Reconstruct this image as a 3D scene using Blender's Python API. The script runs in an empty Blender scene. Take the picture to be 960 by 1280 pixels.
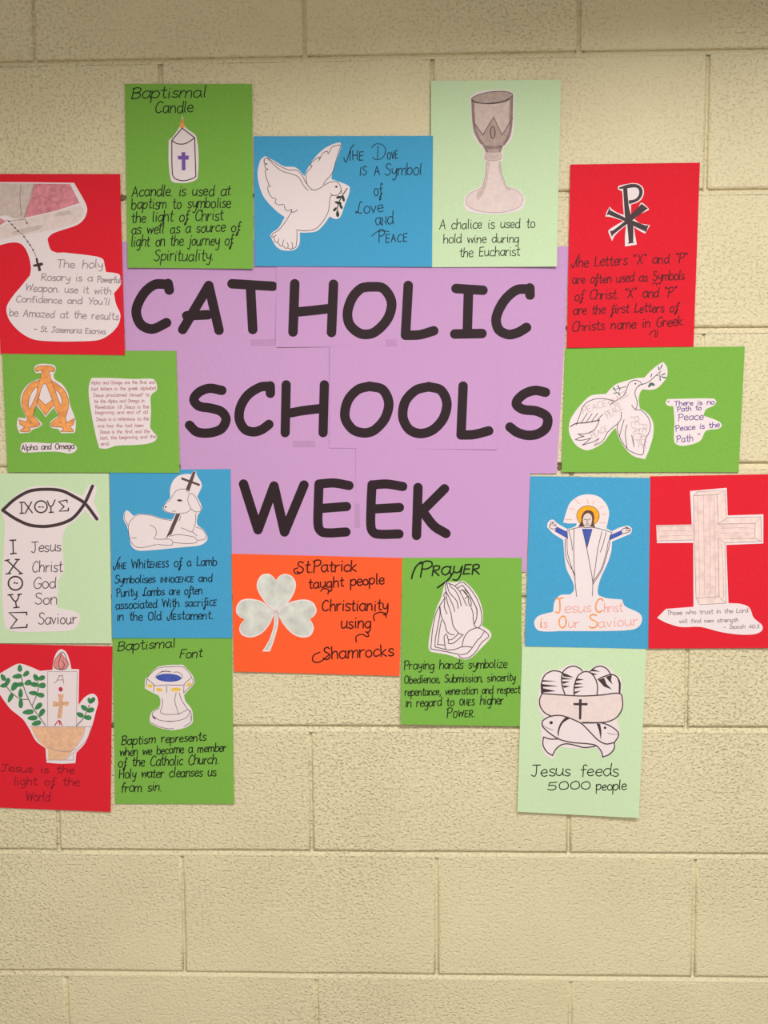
import bpy, bmesh, math, random
from mathutils import Vector, Matrix
from mathutils.geometry import tessellate_polygon

# ------------------------------------------------------------------ camera
F_PX = 1180.0                       # focal length in pixels of the 960x1280 frame
CAM = Vector((0.4048, -1.6053, 1.6256))
PITCH, YAW, ROLL = -0.0781, 0.02835, 0.00577
ROT = (Matrix.Rotation(YAW, 3, 'Z') @ Matrix.Rotation(PITCH, 3, 'X') @ Matrix.Rotation(ROLL, 3, 'Y'))
scene = bpy.context.scene
col = scene.collection
cam_data = bpy.data.cameras.new('camera')
cam_data.sensor_fit = 'VERTICAL'
cam_data.sensor_height = 24.0
cam_data.lens = 24.0 * F_PX / 1280.0
cam_data.clip_start = 0.01
cam = bpy.data.objects.new('camera', cam_data)
col.objects.link(cam)
cam.matrix_world = Matrix.Translation(CAM) @ (ROT @ Matrix.Rotation(math.pi / 2, 3, 'X')).to_4x4()
scene.camera = cam

# ------------------------------------------------------------------ world, light, exposure
world = bpy.data.worlds.new('world')
scene.world = world
world.use_nodes = True
world.node_tree.nodes['Background'].inputs[0].default_value = (1.0, 0.97, 0.89, 1)
world.node_tree.nodes['Background'].inputs[1].default_value = 0.50
CEIL = 2.70
LAMP_X, LAMP_Y, LAMP_LX, LAMP_LY = 0.80, -1.50, 1.20, 0.50
LAMPS = [(LAMP_X, LAMP_Y, 45), (0.45, -3.0, 36)]     # panel lamp, then an added one brightening the lower wall: x, y, watts
for lx, ly, watts in LAMPS:
    ld = bpy.data.lights.new('ceiling_panel_light', 'AREA')
    ld.shape = 'RECTANGLE'
    ld.size, ld.size_y = LAMP_LX - .04, LAMP_LY - .04
    ld.energy = watts
    ld.color = (1.0, 0.98, 0.945)
    lo = bpy.data.objects.new('ceiling_panel_light', ld)
    col.objects.link(lo)
    lo.location = (lx, ly, CEIL - 0.03)
vs = scene.view_settings
vs.view_transform = 'Standard'
vs.look = 'None'
vs.gamma = 1.0
vs.use_curve_mapping = False
vs.exposure = 0.0

# ------------------------------------------------------------------ helpers
rnd = random.Random(7)

def lin(c):
    c = c / 255.0
    return c / 12.92 if c <= 0.04045 else ((c + 0.055) / 1.055) ** 2.4

MATS = {}
def mat(name, rgb, rough=0.85, mottling=0.04, scale=260.0, bump=0.0, spec=0.2, alpha=1.0, coarse=0.0):
    if name in MATS:
        return MATS[name]
    m = bpy.data.materials.new(name)
    m.use_nodes = True
    nt = m.node_tree
    b = nt.nodes['Principled BSDF']
    base = [lin(v) for v in rgb] + [1]
    b.inputs['Roughness'].default_value = rough
    b.inputs['Specular IOR Level'].default_value = spec
    b.inputs['Alpha'].default_value = alpha
    geo = nt.nodes.new('ShaderNodeNewGeometry')
    n = nt.nodes.new('ShaderNodeTexNoise')
    n.inputs['Scale'].default_value = scale
    n.inputs['Detail'].default_value = 3
    nt.links.new(geo.outputs['Position'], n.inputs['Vector'])
    r = nt.nodes.new('ShaderNodeValToRGB')
    r.color_ramp.elements[0].position = 0.3
    r.color_ramp.elements[1].position = 0.7
    r.color_ramp.elements[0].color = [min(1, v * (1 - 2 * mottling)) for v in base[:3]] + [1]
    r.color_ramp.elements[1].color = [min(1, v * (1 + 2 * mottling)) for v in base[:3]] + [1]
    nt.links.new(n.outputs['Fac'], r.inputs['Fac'])
    nt.links.new(r.outputs['Color'], b.inputs['Base Color'])
    if bump:
        bp = nt.nodes.new('ShaderNodeBump')
        bp.inputs['Strength'].default_value = bump
        bp.inputs['Distance'].default_value = 0.001
        nt.links.new(n.outputs['Fac'], bp.inputs['Height'])
        nt.links.new(bp.outputs['Normal'], b.inputs['Normal'])
    MATS[name] = m
    return m

def wall_material():
    m = bpy.data.materials.new('cream_painted_block')
    m.use_nodes = True
    nt = m.node_tree
    b = nt.nodes['Principled BSDF']
    b.inputs['Roughness'].default_value = 0.55
    b.inputs['Specular IOR Level'].default_value = 0.35
    geo = nt.nodes.new('ShaderNodeNewGeometry')
    def noise(scale, detail, rough=0.5, dist=0.0, stretch=None):
        n = nt.nodes.new('ShaderNodeTexNoise')
        n.inputs['Scale'].default_value = scale
        n.inputs['Detail'].default_value = detail
        n.inputs['Roughness'].default_value = rough
        n.inputs['Distortion'].default_value = dist
        if stretch:
            mp = nt.nodes.new('ShaderNodeMapping')
            mp.inputs['Scale'].default_value = stretch
            nt.links.new(geo.outputs['Position'], mp.inputs['Vector'])
            nt.links.new(mp.outputs['Vector'], n.inputs['Vector'])
        else:
            nt.links.new(geo.outputs['Position'], n.inputs['Vector'])
        return n
    def math_node(op, a, bb):
        mm = nt.nodes.new('ShaderNodeMath')
        mm.operation = op
        for i, v in enumerate((a, bb)):
            if isinstance(v, (int, float)):
                mm.inputs[i].default_value = v
            else:
                nt.links.new(v, mm.inputs[i])
        return mm.outputs[0]
    big = noise(5.0, 2)
    ramp = nt.nodes.new('ShaderNodeValToRGB')
    ramp.color_ramp.elements[0].position = 0.3
    ramp.color_ramp.elements[1].position = 0.7
    ramp.color_ramp.elements[0].color = [lin(v) for v in (223, 210, 174)] + [1]
    ramp.color_ramp.elements[1].color = [lin(v) for v in (230, 218, 182)] + [1]
    nt.links.new(big.outputs['Fac'], ramp.inputs['Fac'])
    nt.links.new(ramp.outputs['Color'], b.inputs['Base Color'])
    # relief: open pits, wrinkles and fine grain of a painted concrete block
    pits = noise(210, 2, 0.5, 0.15, (0.95, 1, 1.05))
    pr = nt.nodes.new('ShaderNodeMapRange')
    pr.inputs['From Min'].default_value = 0.30
    pr.inputs['From Max'].default_value = 0.46
    nt.links.new(pits.outputs['Fac'], pr.inputs['Value'])
    wr = noise(185, 3, 0.55, 0.2, (0.92, 1, 1.08))
    fine = noise(420, 2)
    h = math_node('ADD', math_node('MULTIPLY', pr.outputs[0], 0.75), math_node('MULTIPLY', wr.outputs['Fac'], 1.1))
    h = math_node('ADD', h, math_node('MULTIPLY', fine.outputs['Fac'], 0.35))
    amount = noise(2.2, 1)
    amr = nt.nodes.new('ShaderNodeMapRange')
    amr.inputs['From Min'].default_value = 0.35
    amr.inputs['From Max'].default_value = 0.65
    amr.inputs['To Min'].default_value = 0.55
    amr.inputs['To Max'].default_value = 1.0
    nt.links.new(amount.outputs['Fac'], amr.inputs['Value'])
    bp = nt.nodes.new('ShaderNodeBump')
    bp.inputs['Distance'].default_value = 0.0024
    nt.links.new(amr.outputs[0], bp.inputs['Strength'])
    nt.links.new(h, bp.inputs['Height'])
    nt.links.new(bp.outputs['Normal'], b.inputs['Normal'])
    return m

def add_obj(name, verts, faces, material, parent=None, smooth=False, loc=(0, 0, 0)):
    me = bpy.data.meshes.new(name)
    me.from_pydata(verts, [], faces)
    if smooth:
        for p in me.polygons:
            p.use_smooth = True
    me.materials.append(material)
    o = bpy.data.objects.new(name, me)
    col.objects.link(o)
    o.location = loc
    if parent:
        o.parent = parent
    return o

def box_data(x0, x1, y0, y1, z0, z1):
    v = [(x, y, z) for x in (x0, x1) for y in (y0, y1) for z in (z0, z1)]
    f = [(0, 1, 3, 2), (4, 6, 7, 5), (0, 4, 5, 1), (2, 3, 7, 6), (0, 2, 6, 4), (1, 5, 7, 3)]
    return v, f

# ------------------------------------------------------------------ the block wall
M_WALL = wall_material()
PITCH_X, PITCH_Z, Z_ROW0 = 0.45, 0.225, 2.25
ROW_OFF = {-2: 0.002, -1: 0.008, 0: -0.007, 1: 0.004, 2: -0.006, 3: 0.002, 4: -0.022, 5: 0.004, 6: -0.002, 7: 0.009, 8: 0.0, 9: 0.0}
JOINT_DZ = {0: 0.0022, 1: 0.003, 2: 0.003, 3: 0.0005, 4: -0.001, 5: -0.003, 6: -0.002, 7: -0.001}
X_MIN, X_MAX = -1.575, 2.475

def joint_z(k):
    return Z_ROW0 - PITCH_Z * k + JOINT_DZ.get(k, 0.0)

wall = bpy.data.objects.new('wall_back', None)
col.objects.link(wall)
wall.location = (0, 0, 0)
wall['kind'] = 'structure'
wall['label'] = 'cream painted concrete block wall behind the posters'

def block_mesh(seed, w, h):
    r = random.Random(seed)
    nx, nz, d = 8, 4, 0.10
    ring = [(-w / 2 + w * i / nx, -h / 2) for i in range(nx)] + [(w / 2, -h / 2 + h * i / nz) for i in range(nz)] \
        + [(w / 2 - w * i / nx, h / 2) for i in range(nx)] + [(-w / 2, h / 2 - h * i / nz) for i in range(nz)]
    n = len(ring)
    jit = [r.uniform(0.0, 1.0) for _ in ring]
    V, Fc = [], []
    for inset, y in ((0.0, d), (0.0, 0.0034), (0.0011, 0.0010), (0.0034, 0.0)):
        for i, (x, z) in enumerate(ring):
            k = inset * (0.75 + 0.8 * jit[i])
            V.append((x - math.copysign(min(k, abs(x)), x), y, z - math.copysign(min(k, abs(z)), z)))
    for a in range(3):
        for i in range(n):
            j = (i + 1) % n
            Fc.append((a * n + i, a * n + j, (a + 1) * n + j, (a + 1) * n + i))
    Fc.append(tuple(range(3 * n, 4 * n)))
    me = bpy.data.meshes.new('block')
    me.from_pydata(V, [], Fc)
    for p in me.polygons[:-1]:
        p.use_smooth = True
    me.materials.append(M_WALL)
    return me

BLOCKS = [block_mesh(s, 0.4452, 0.2160) for s in range(6)]
PERPEND = bpy.data.meshes.new('mortar_perpend')
pv, pf = [], []
for x, y in ((-0.0045, 0.0026), (-0.0012, 0.0052), (0.0014, 0.0056), (0.0045, 0.0034)):
    pv += [(x, y, -0.1125), (x, y, 0.1125)]
pf = [(2 * i, 2 * i + 2, 2 * i + 3, 2 * i + 1) for i in range(3)]
PERPEND.from_pydata(pv, [], pf)
PERPEND.materials.append(M_WALL)

for k in range(-2, 10):
    zc = (joint_z(k) + joint_z(k + 1)) / 2 if k > -2 else CEIL - PITCH_Z / 2
    base = (0.0 if k % 2 == 0 else 0.225) + ROW_OFF[k]
    i0 = math.floor((X_MIN - base) / PITCH_X)
    for i in range(i0, i0 + 10):
        xj = base + i * PITCH_X
        if xj > X_MAX:
            continue
        o = bpy.data.objects.new('block', rnd.choice(BLOCKS))
        col.objects.link(o)
        o.parent = wall
        o.location = (xj + PITCH_X / 2 + rnd.uniform(-.0006, .0006), rnd.uniform(0.0, 0.0007), zc + rnd.uniform(-.0005, .0005))
        o.rotation_euler = (0, rnd.uniform(-.0012, .0012), 0)
        q = bpy.data.objects.new('mortar_perpend', PERPEND)
        col.objects.link(q)
        q.parent = wall
        q.location = (xj, rnd.uniform(-.0003, .0008), zc)
for k in range(-1, 11):
    zj = joint_z(k)
    N = 60
    V, Fc = [], []
    prof = ((0.0070, 0.0080), (0.0022, 0.0066), (-0.0030, -0.0002), (-0.0068, 0.0002))
    for i in range(N + 1):
        x = X_MIN - 0.3 + (X_MAX - X_MIN + 0.8) * i / N
        w = rnd.uniform(-.0006, .0006)
        for dz, y in prof:
            V.append((x, y + 0.4 * w, zj + dz + w))
    for i in range(N):
        for j in range(3):
            a = i * 4 + j
            Fc.append((a, a + 1, a + 5, a + 4))
    add_obj('mortar_bed', V, Fc, M_WALL, wall, smooth=True)

# floor, ceiling and lamp of the corridor, plus an added beam and second lamp
SHADE_BEAM_DROP = 0.21
M_CEIL = mat('white_ceiling', (226, 222, 212), 0.9, 0.02, 20)
M_FLOOR = mat('grey_vinyl_floor', (150, 142, 130), 0.5, 0.05, 30)
for nm, dat, mm in (('floor', box_data(X_MIN - .3, X_MAX + .5, -4.2, 0.10, -0.06, 0.0), M_FLOOR),
                    ('ceiling', box_data(X_MIN - .3, X_MAX + .5, -4.2, 0.10, CEIL, CEIL + 0.06), M_CEIL),
                    ('shade_beam_1', box_data(-2.2, 2.2, -0.12, 0.0, CEIL - SHADE_BEAM_DROP, CEIL + 0.001), M_CEIL)):
    o = add_obj(nm, dat[0], dat[1], mm)
    o['kind'] = 'structure'
    if nm == 'shade_beam_1':            # unseen beam added to shade the wall top, slanted to shade the left lower
        o.location = (0.4, -0.86, 0)
        o.rotation_euler = (0, 0, 0.23)
    o['label'] = {'floor': 'grey vinyl floor below the block wall', 'ceiling': 'white ceiling above the block wall',
                  'shade_beam_1': 'unseen white beam added under the ceiling to shade the top of the wall'}[nm]
m_dif = bpy.data.materials.new('lamp_diffuser')
m_dif.use_nodes = True
m_dif.node_tree.nodes['Principled BSDF'].inputs['Emission Color'].default_value = (1, .965, .9, 1)
m_dif.node_tree.nodes['Principled BSDF'].inputs['Emission Strength'].default_value = 2.0
for (lx, ly, watts), label in zip(LAMPS, ('white panel lamp on the ceiling close to the added beam', 'added white panel lamp on the ceiling that brightens the lower wall')):
    lamp = bpy.data.objects.new('ceiling_lamp', None)
    col.objects.link(lamp)
    lamp.location = (lx, ly, CEIL)
    lamp['label'] = label
    lamp['category'] = 'ceiling lamp'
    V, Fc = [], []
    for a in (box_data(-LAMP_LX / 2 - .02, -LAMP_LX / 2, -LAMP_LY / 2 - .02, LAMP_LY / 2 + .02, -.035, .001),
              box_data(LAMP_LX / 2, LAMP_LX / 2 + .02, -LAMP_LY / 2 - .02, LAMP_LY / 2 + .02, -.035, .001),
              box_data(-LAMP_LX / 2, LAMP_LX / 2, -LAMP_LY / 2 - .02, -LAMP_LY / 2, -.035, .001),
              box_data(-LAMP_LX / 2, LAMP_LX / 2, LAMP_LY / 2, LAMP_LY / 2 + .02, -.035, .001)):
        Fc += [tuple(i + len(V) for i in f) for f in a[1]]
        V += a[0]
    add_obj('lamp_frame', V, Fc, M_CEIL, lamp)
    dv, df = box_data(-LAMP_LX / 2, LAMP_LX / 2, -LAMP_LY / 2, LAMP_LY / 2, -.025, -.005)
    add_obj('diffuser', dv, df, m_dif, lamp)

# ------------------------------------------------------------------ tracing: pixel -> point on a sheet lying h metres off the wall
def at(px, py, h):
    d = ROT @ Vector(((px - 480) / F_PX, 1.0, -(py - 640) / F_PX))
    t = (-h - CAM.y) / d.y
    return CAM + d * t

def pts(s):
    out = []
    for tok in s.split():
        c = tok.endswith('!')
        x, y = tok.rstrip('!').split(',')
        out.append((float(x), float(y), c))
    return out

def smooth_line(P, closed=False, n=5):
    m = len(P)
    if m < 3:
        return [(p[0], p[1]) for p in P]
    out = []
    segs = m if closed else m - 1
    for i in range(segs):
        p1, p2 = P[i], P[(i + 1) % m]
        p0 = P[(i - 1) % m] if (closed or i > 0) else p1
        p3 = P[(i + 2) % m] if (closed or i + 2 < m) else p2
        if p1[2]: p0 = p1
        if p2[2]: p3 = p2
        straight = p1[2] and p2[2]
        k = 1 if straight else n
        # centripetal-ish tangents, scaled to the segment so curves do not overshoot
        L = math.hypot(p2[0] - p1[0], p2[1] - p1[1]) + 1e-9
        def tan(a, b):
            l = math.hypot(b[0] - a[0], b[1] - a[1]) + 1e-9
            return ((b[0] - a[0]) / l * L * 0.9, (b[1] - a[1]) / l * L * 0.9)
        t1, t2 = tan(p0, p2), tan(p1, p3)
        for j in range(k):
            t = j / k
            h1, h2, h3, h4 = 2*t**3-3*t*t+1, -2*t**3+3*t*t, t**3-2*t*t+t, t**3-t*t
            out.append((h1*p1[0]+h2*p2[0]+h3*t1[0]+h4*t2[0], h1*p1[1]+h2*p2[1]+h3*t1[1]+h4*t2[1]))
    if not closed:
        out.append((P[-1][0], P[-1][1]))
    return out

class Crop:
    """pixel frame of an enlarged view: origin and scale"""
    def __init__(self, x0, y0, s):
        self.x0, self.y0, self.s = x0, y0, s
    def line(self, s, closed=False, n=5):
        return [(self.x0 + x / self.s, self.y0 + y / self.s) for x, y in smooth_line(pts(s), closed, n)]
    def ell(self, cx, cy, rx, ry, ang=0, n=24):
        a = math.radians(ang)
        return [(self.x0 + (cx + rx*math.cos(t)*math.cos(a) - ry*math.sin(t)*math.sin(a)) / self.s,
                 self.y0 + (cy + rx*math.cos(t)*math.sin(a) + ry*math.sin(t)*math.cos(a)) / self.s)
                for t in [2*math.pi*i/n for i in range(n)]]
    def leaf(self, cx, cy, ln, wd, ang):
        a = math.radians(ang)
        out = []
        for i in range(14):
            t = 2*math.pi*i/14
            x = ln/2*math.cos(t)
            y = wd/2*math.sin(t)*(0.86 + 0.2*math.cos(t))
            out.append((self.x0 + (cx + x*math.cos(a) - y*math.sin(a))/self.s, self.y0 + (cy + x*math.sin(a) + y*math.cos(a))/self.s))
        return out

def ribbon(P, w, V, Fc, closed=False, cap=5):
    """flat pen stroke of width w (pixels) along P, collected as 2-D pixel verts"""
    Q = [P[0]]
    for p in P[1:]:
        if math.hypot(p[0]-Q[-1][0], p[1]-Q[-1][1]) > 0.02:
            Q.append(p)
    if closed and len(Q) > 2 and math.hypot(Q[0][0]-Q[-1][0], Q[0][1]-Q[-1][1]) < 0.05:
        Q.pop()
    m = len(Q)
    if m < 2:
        Q = [(Q[0][0]-0.05, Q[0][1]), (Q[0][0]+0.05, Q[0][1])]
        m = 2
    base = len(V)
    for i in range(m):
        a = Q[(i-1) % m] if (closed or i > 0) else Q[i]
        b = Q[(i+1) % m] if (closed or i < m-1) else Q[i]
        c = Q[i]
        u = (c[0]-a[0], c[1]-a[1]); v = (b[0]-c[0], b[1]-c[1])
        lu, lv = math.hypot(*u), math.hypot(*v)
        u = (u[0]/lu, u[1]/lu) if lu > 1e-9 else None
        v = (v[0]/lv, v[1]/lv) if lv > 1e-9 else None
        if u is None: u = v
        if v is None: v = u
        t = (u[0]+v[0], u[1]+v[1]); l = math.hypot(*t)
        if l < 0.35:
            t = u; l = 1.0; k = 1.0
        else:
            k = min(1.6, 2.0/l)
        nx, ny = -t[1]/l, t[0]/l
        V.append((c[0]+nx*w/2*k, c[1]+ny*w/2*k)); V.append((c[0]-nx*w/2*k, c[1]-ny*w/2*k))
    for i in range(m if closed else m-1):
        j = (i+1) % m
        Fc.append((base+2*i, base+2*i+1, base+2*j+1, base+2*j))
    if not closed:
        for end in (0, m-1):
            l0, r0 = base+2*end, base+2*end+1
            c = Q[end]
            nb = Q[1] if end == 0 else Q[m-2]
            dx, dy = c[0]-nb[0], c[1]-nb[1]
            ll = math.hypot(dx, dy); dx, dy = dx/ll, dy/ll
            px, py = V[l0][0]-c[0], V[l0][1]-c[1]
            lp = math.hypot(px, py)+1e-9
            px, py = px/lp, py/lp
            fan = [l0]
            for s in range(1, cap):
                a = math.pi*s/cap
                fan.append(len(V))
                V.append((c[0]+w/2*(px*math.cos(a)+dx*math.sin(a)), c[1]+w/2*(py*math.cos(a)+dy*math.sin(a))))
            fan.append(r0)
            Fc.append(tuple(fan))

# ------------------------------------------------------------------ pen lettering: one stroke alphabet, x-height 6, capitals 10, descender -4
GLYPHS = {
 'a': (5.6, ['4.8,5.2 3,6 1,5.2 0,3 .9,.6 2.6,0 4.2,1.2 4.9,3.4', '5,6 4.9,2 5.8,.1']),
 'b': (5.2, ['0,10 .1,.3', '.1,3.4 1.6,5.6 3.6,5.9 4.9,4.2 4.6,1.4 2.6,0 .1,.8']),
 'c': (4.8, ['4.6,5 3,6 1,5 0,3 .9,.6 2.8,0 4.7,1']),
 'd': (5.6, ['4.8,5 3,6 1,5.2 0,3 .9,.6 2.6,0 4.2,1.2 4.9,3', '5.2,10.2 4.9,4 5.4,.1']),
 'e': (4.8, ['.3,2.9 4.5,3.5! 4.2,5.3 2.6,6 .8,5 0,2.8 1,.5 3,0 4.7,1']),
 'f': (4.2, ['4.4,9 3.2,10 2,9 1.8,5 1.7,-.2', '.2,5.6 3.8,6']),
 'g': (5.4, ['4.8,5.2 3,6 1,5.2 0,3 .9,.8 2.6,.3 4.2,1.6 4.9,3.6', '5,6 4.9,-1.6 3.6,-3.9 1.2,-3.4']),
 'h': (5.2, ['.2,10.2 0,0', '0,3.2 1.6,5.6 3.4,6 4.5,4.6 4.6,0']),
 'i': (1.9, ['.6,6 .7,1 1.2,.1', '.7,8.5 .9,8.8']),
 'j': (2.4, ['1.6,6 1.5,-2 .3,-4 -1,-3.3', '1.7,8.5 1.9,8.8']),
 'k': (4.8, ['.2,10 0,0', '4.2,6 .4,2.7! 4.6,0']),
 'l': (2.2, ['.9,10.2 .7,1 1.4,.1']),
 'm': (8.2, ['0,6 .1,0', '.1,3.4 1.6,5.8 3,5.8 3.8,4 3.8,0', '3.8,3.4 5.3,5.8 6.8,5.8 7.6,4 7.7,0']),
 'n': (5.2, ['0,6 .1,0', '.1,3.2 1.8,5.8 3.6,5.8 4.5,4.2 4.6,0']),
 'o': (5.2, ['2.8,6 .9,5.2 0,2.9 1,.4 2.8,0 4.6,1 5,3.4 4,5.5 2.6,6']),
 'p': (5.2, ['0,6 0,-4', '0,3.4 1.6,5.6 3.6,5.9 4.9,4.2 4.6,1.6 2.6,.1 .1,.9']),
 'q': (5.4, ['4.8,5.2 3,6 1,5.2 0,3 .9,.6 2.6,0 4.2,1.2 4.9,3.4', '5,6 4.9,-4 5.8,-3']),
 'r': (3.8, ['0,6 .1,0', '.1,3 1.4,5.4 3.6,5.8']),
 's': (4.2, ['4,5.3 2.6,6 .7,5.4 .6,4 2.4,3 4,2 3.8,.6 2,0 .1,.8']),
 't': (3.8, ['1.8,9.2 1.7,1.4 2.6,.1 3.8,.6', '0,6.2 3.6,6.5']),
 'u': (5.4, ['.2,6 .1,2 1.2,.1 3,.3 4.6,2.6', '4.7,6 4.7,1.2 5.4,.1']),
 'v': (4.6, ['0,6 2.2,.1! 4.4,6']),
 'w': (7.2, ['0,6 1.6,.1! 3.5,5 5.2,.1! 7,6']),
 'x': (4.8, ['.2,6 4.6,0', '4.4,6 0,0']),
 'y': (5.0, ['.2,6 .6,2.4 2,1.4 3.6,2 4.6,5', '4.8,6 4.4,-1 3,-3.9 .8,-3.4']),
 'z': (4.6, ['.2,6 4.2,6! .1,0! 4.6,.1']),
 'A': (6.6, ['0,0 3.2,10! 6.2,0', '1.2,3.6 5.4,3.9']),
 'B': (6.0, ['.4,9.6 .3,0', '-.4,9.2 2.6,10.2 5.2,8.8 4.2,6 .5,5.2! 4.6,4.8 5.8,2.6 4,.2 -.2,0']),
 'C': (6.0, ['5.8,8.6 4,10 1.6,8.4 .1,4.8 1,1 3.4,0 5.8,1.4']),
 'D': (6.4, ['.4,9.6 .2,.1', '-.8,9 2.4,10.2 5.8,8 6,3.6 3.6,.4 .1,0']),
 'E': (5.4, ['5.2,9.8 .5,9.6! .2,.1! 5,.3', '.4,5.1 4.4,5.3']),
 'F': (5.2, ['5.4,10 .5,9.6! .2,0', '.4,5 4.2,5.3']),
 'G': (6.2, ['5.6,8.6 3.8,10 1.4,8.4 .1,4.8 1.2,.8 3.8,0 5.6,1.8 5.8,4.2! 3.6,4.2']),
 'H': (6.4, ['.2,10 .1,0', '5.8,10 5.8,0', '.1,5 5.8,5.2']),
 'I': (3.4, ['1.7,9.8 1.6,.1', '.2,9.8 3.3,9.9', '.1,.1 3.2,.1']),
 'J': (5.8, ['3.4,9.8 3.3,2.4 2,0 -.3,1', '.2,9.8 6.2,10']),
 'K': (5.8, ['.3,10 .2,0', '5.2,10 .4,4.6! 5.6,0']),
 'L': (5.0, ['.6,10 .3,.2! 4.8,.4']),
 'M': (7.8, ['0,0 .8,10! 3.8,3! 6.6,10! 7.6,0']),
 'N': (6.4, ['.1,0 .2,9.8! 5.8,.2! 6,10']),
 'O': (6.6, ['3.4,10 1,8.6 0,4.8 1.2,.8 3.4,0 5.8,1.4 6.4,5.4 5.2,9 3.2,10']),
 'P': (5.6, ['.4,9.8 .2,-.4', '-1,8.6 2,10.2 5,9.4 5.2,6.8 3,5 .4,4.8']),
 'R': (6.0, ['.4,9.8 .2,0', '-.4,9 2.4,10.2 5,9 4.6,6.2 .6,5.2! 3,3 5.8,0']),
 'S': (5.6, ['5.2,8.8 3.4,10 1,9 1.2,6.6 3.4,5.2 5.2,3.4 4.4,.8 2,0 -.2,1.2']),
 'T': (6.2, ['3.1,9.7 3,0', '0,9.6 6.2,9.9']),
 'U': (6.2, ['.3,10 .2,3 1.6,.2 4,.2 5.6,3 5.8,10']),
 'V': (6.0, ['0,10 2.9,.1! 5.8,10']),
 'W': (8.8, ['0,10 2,.1! 4.3,7.5 6.4,.1! 8.6,10']),
 'X': (6.0, ['.4,10 5.6,0', '5.4,10 .1,0']),
 'Y': (6.0, ['0,10 2.9,5!', '5.8,10 2.4,0']),
 'Z': (5.8, ['.2,9.8 5.4,9.9! .1,0! 5.6,.2']),
 '0': (5.4, ['2.8,8.6 .8,7 .1,4 1,.7 2.8,0 4.8,1.2 5.2,4.6 4.2,7.8 2.6,8.6']),
 '1': (2.2, ['.2,7.6 1.4,9.4! 1.3,0']),
 '2': (5.0, ['.3,7.6 2.2,9.2 4.4,7.8 3.6,4.8 .1,.2! 5,.3']),
 '3': (4.8, ['.3,8.6 2.6,9.2 4.2,7.4 2,5! 4.4,3.4 4,.8 1.8,0 .1,1']),
 '4': (5.0, ['3.6,0 3.4,9.4! .1,3! 5,3.1']),
 '5': (5.4, ['5.4,9 1,8.8! .7,5.2! 3,5.6 5,4 4.6,1.2 2.4,0 .1,1']),
 '8': (5.0, ['4.4,7.6 2.6,9.2 .7,7.6 2.2,5.2 4.4,3 3.8,.5 1.8,0 .2,1.8 1.8,4.4 4,6.2 4.4,7.6']),
 '.': (1.4, ['.4,.2 .7,.4']), ',': (1.6, ['.8,.6 .7,-.8 .1,-1.8']), "'": (1.4, ['.6,10 .4,8.2']),
 '"': (2.8, ['.4,10.4 .3,8.8', '1.8,10.4 1.7,8.8']), '-': (4.0, ['.2,3.4 3.6,3.6']), '~': (4.6, ['0,3 1.4,4 3,3 4.4,4']),
 ':': (1.4, ['.5,.4 .7,.5', '.5,4.6 .7,4.7']), ' ': (5.2, []),
 # flourished forms of the round-hand posters
 '\u03c4': (6.6, ['0,2.8 .4,.2 1.8,-1 3.6,3 5.8,9 8.4,12.6', '5.6,7.4 5.4,0']),      # T with a tick-shaped lead-in
 '\u0192': (4.0, ['4.4,8.6 3.4,9.8 2.2,8 1.6,-2 .4,-3.8 .1,-2 2.2,.6 3.6,2', '.4,5.2 3.6,5.6']),  # f with a tail loop
 '\u00a3': (5.6, ['5.4,9.6 3.6,10 2.2,6 1.6,1.6 .2,.2 -.3,1.4 1.2,1.6 3.4,.2 5.2,.5']),     # looped L
 '\u0393': (5.4, ['4.8,5.4 3,6 1,5.2 0,3 .9,.8 2.6,.3 4.2,1.6 4.9,3.6', '5,6 4.9,.2 5,-2.2', '1.2,-4 1.4,-2.6 3.4,-1.6 5,-2.2 4.6,-3.6']),  # g whose tail is a hook
}

def text_strokes(s, x0, y0, x1, y1, xh, slant=0.06, wobble=0.35, seed=1):
    """list of polylines in crop pixels for a hand-lettered line from (x0,y0) to (x1,y1)"""
    r = random.Random(hash_str(s) + seed)
    run, x, i = [], 0.0, 0
    while i < len(s):
        ch, small = s[i], False
        if ch == '^':
            small = True
            i += 1
            ch = s[i].upper()
        wdt, st = GLYPHS[ch] if not (small and ch == 'I') else (1.6, ['.8,9.8 .7,0'])
        k = 0.68 if small else 1.0
        sc = 1.0 + r.uniform(-.06, .06)
        dy = r.uniform(-wobble, wobble)
        rot = r.uniform(-.05, .05)
        for q in st:
            P = []
            for a, b, c in pts(q):
                a, b = a * k * (sc if ch != ' ' else 1), b * k * sc
                a, b = a + r.uniform(-.14, .14), b + r.uniform(-.14, .14)
                P.append((x + a + b * (slant + rot), b + dy, c))
            run.append(smooth_line(P, False, 4))
        x += wdt * k + (1.3 if small else 1.0) + r.uniform(-.2, .2)
        i += 1
    total = max(p[0] for q in run for p in q)
    L = math.hypot(x1 - x0, y1 - y0)
    ux, uy = (x1 - x0) / L, (y1 - y0) / L
    sx, sy = L / total, xh / 6.0
    out = []
    for q in run:
        out.append([(x0 + ux * a * sx + uy * b * sy, y0 + uy * a * sx - ux * b * sy) for a, b in q])
    return out

def hash_str(s):
    h = 0
    for ch in s:
        h = (h * 31 + ord(ch)) % 100003
    return h

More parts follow.
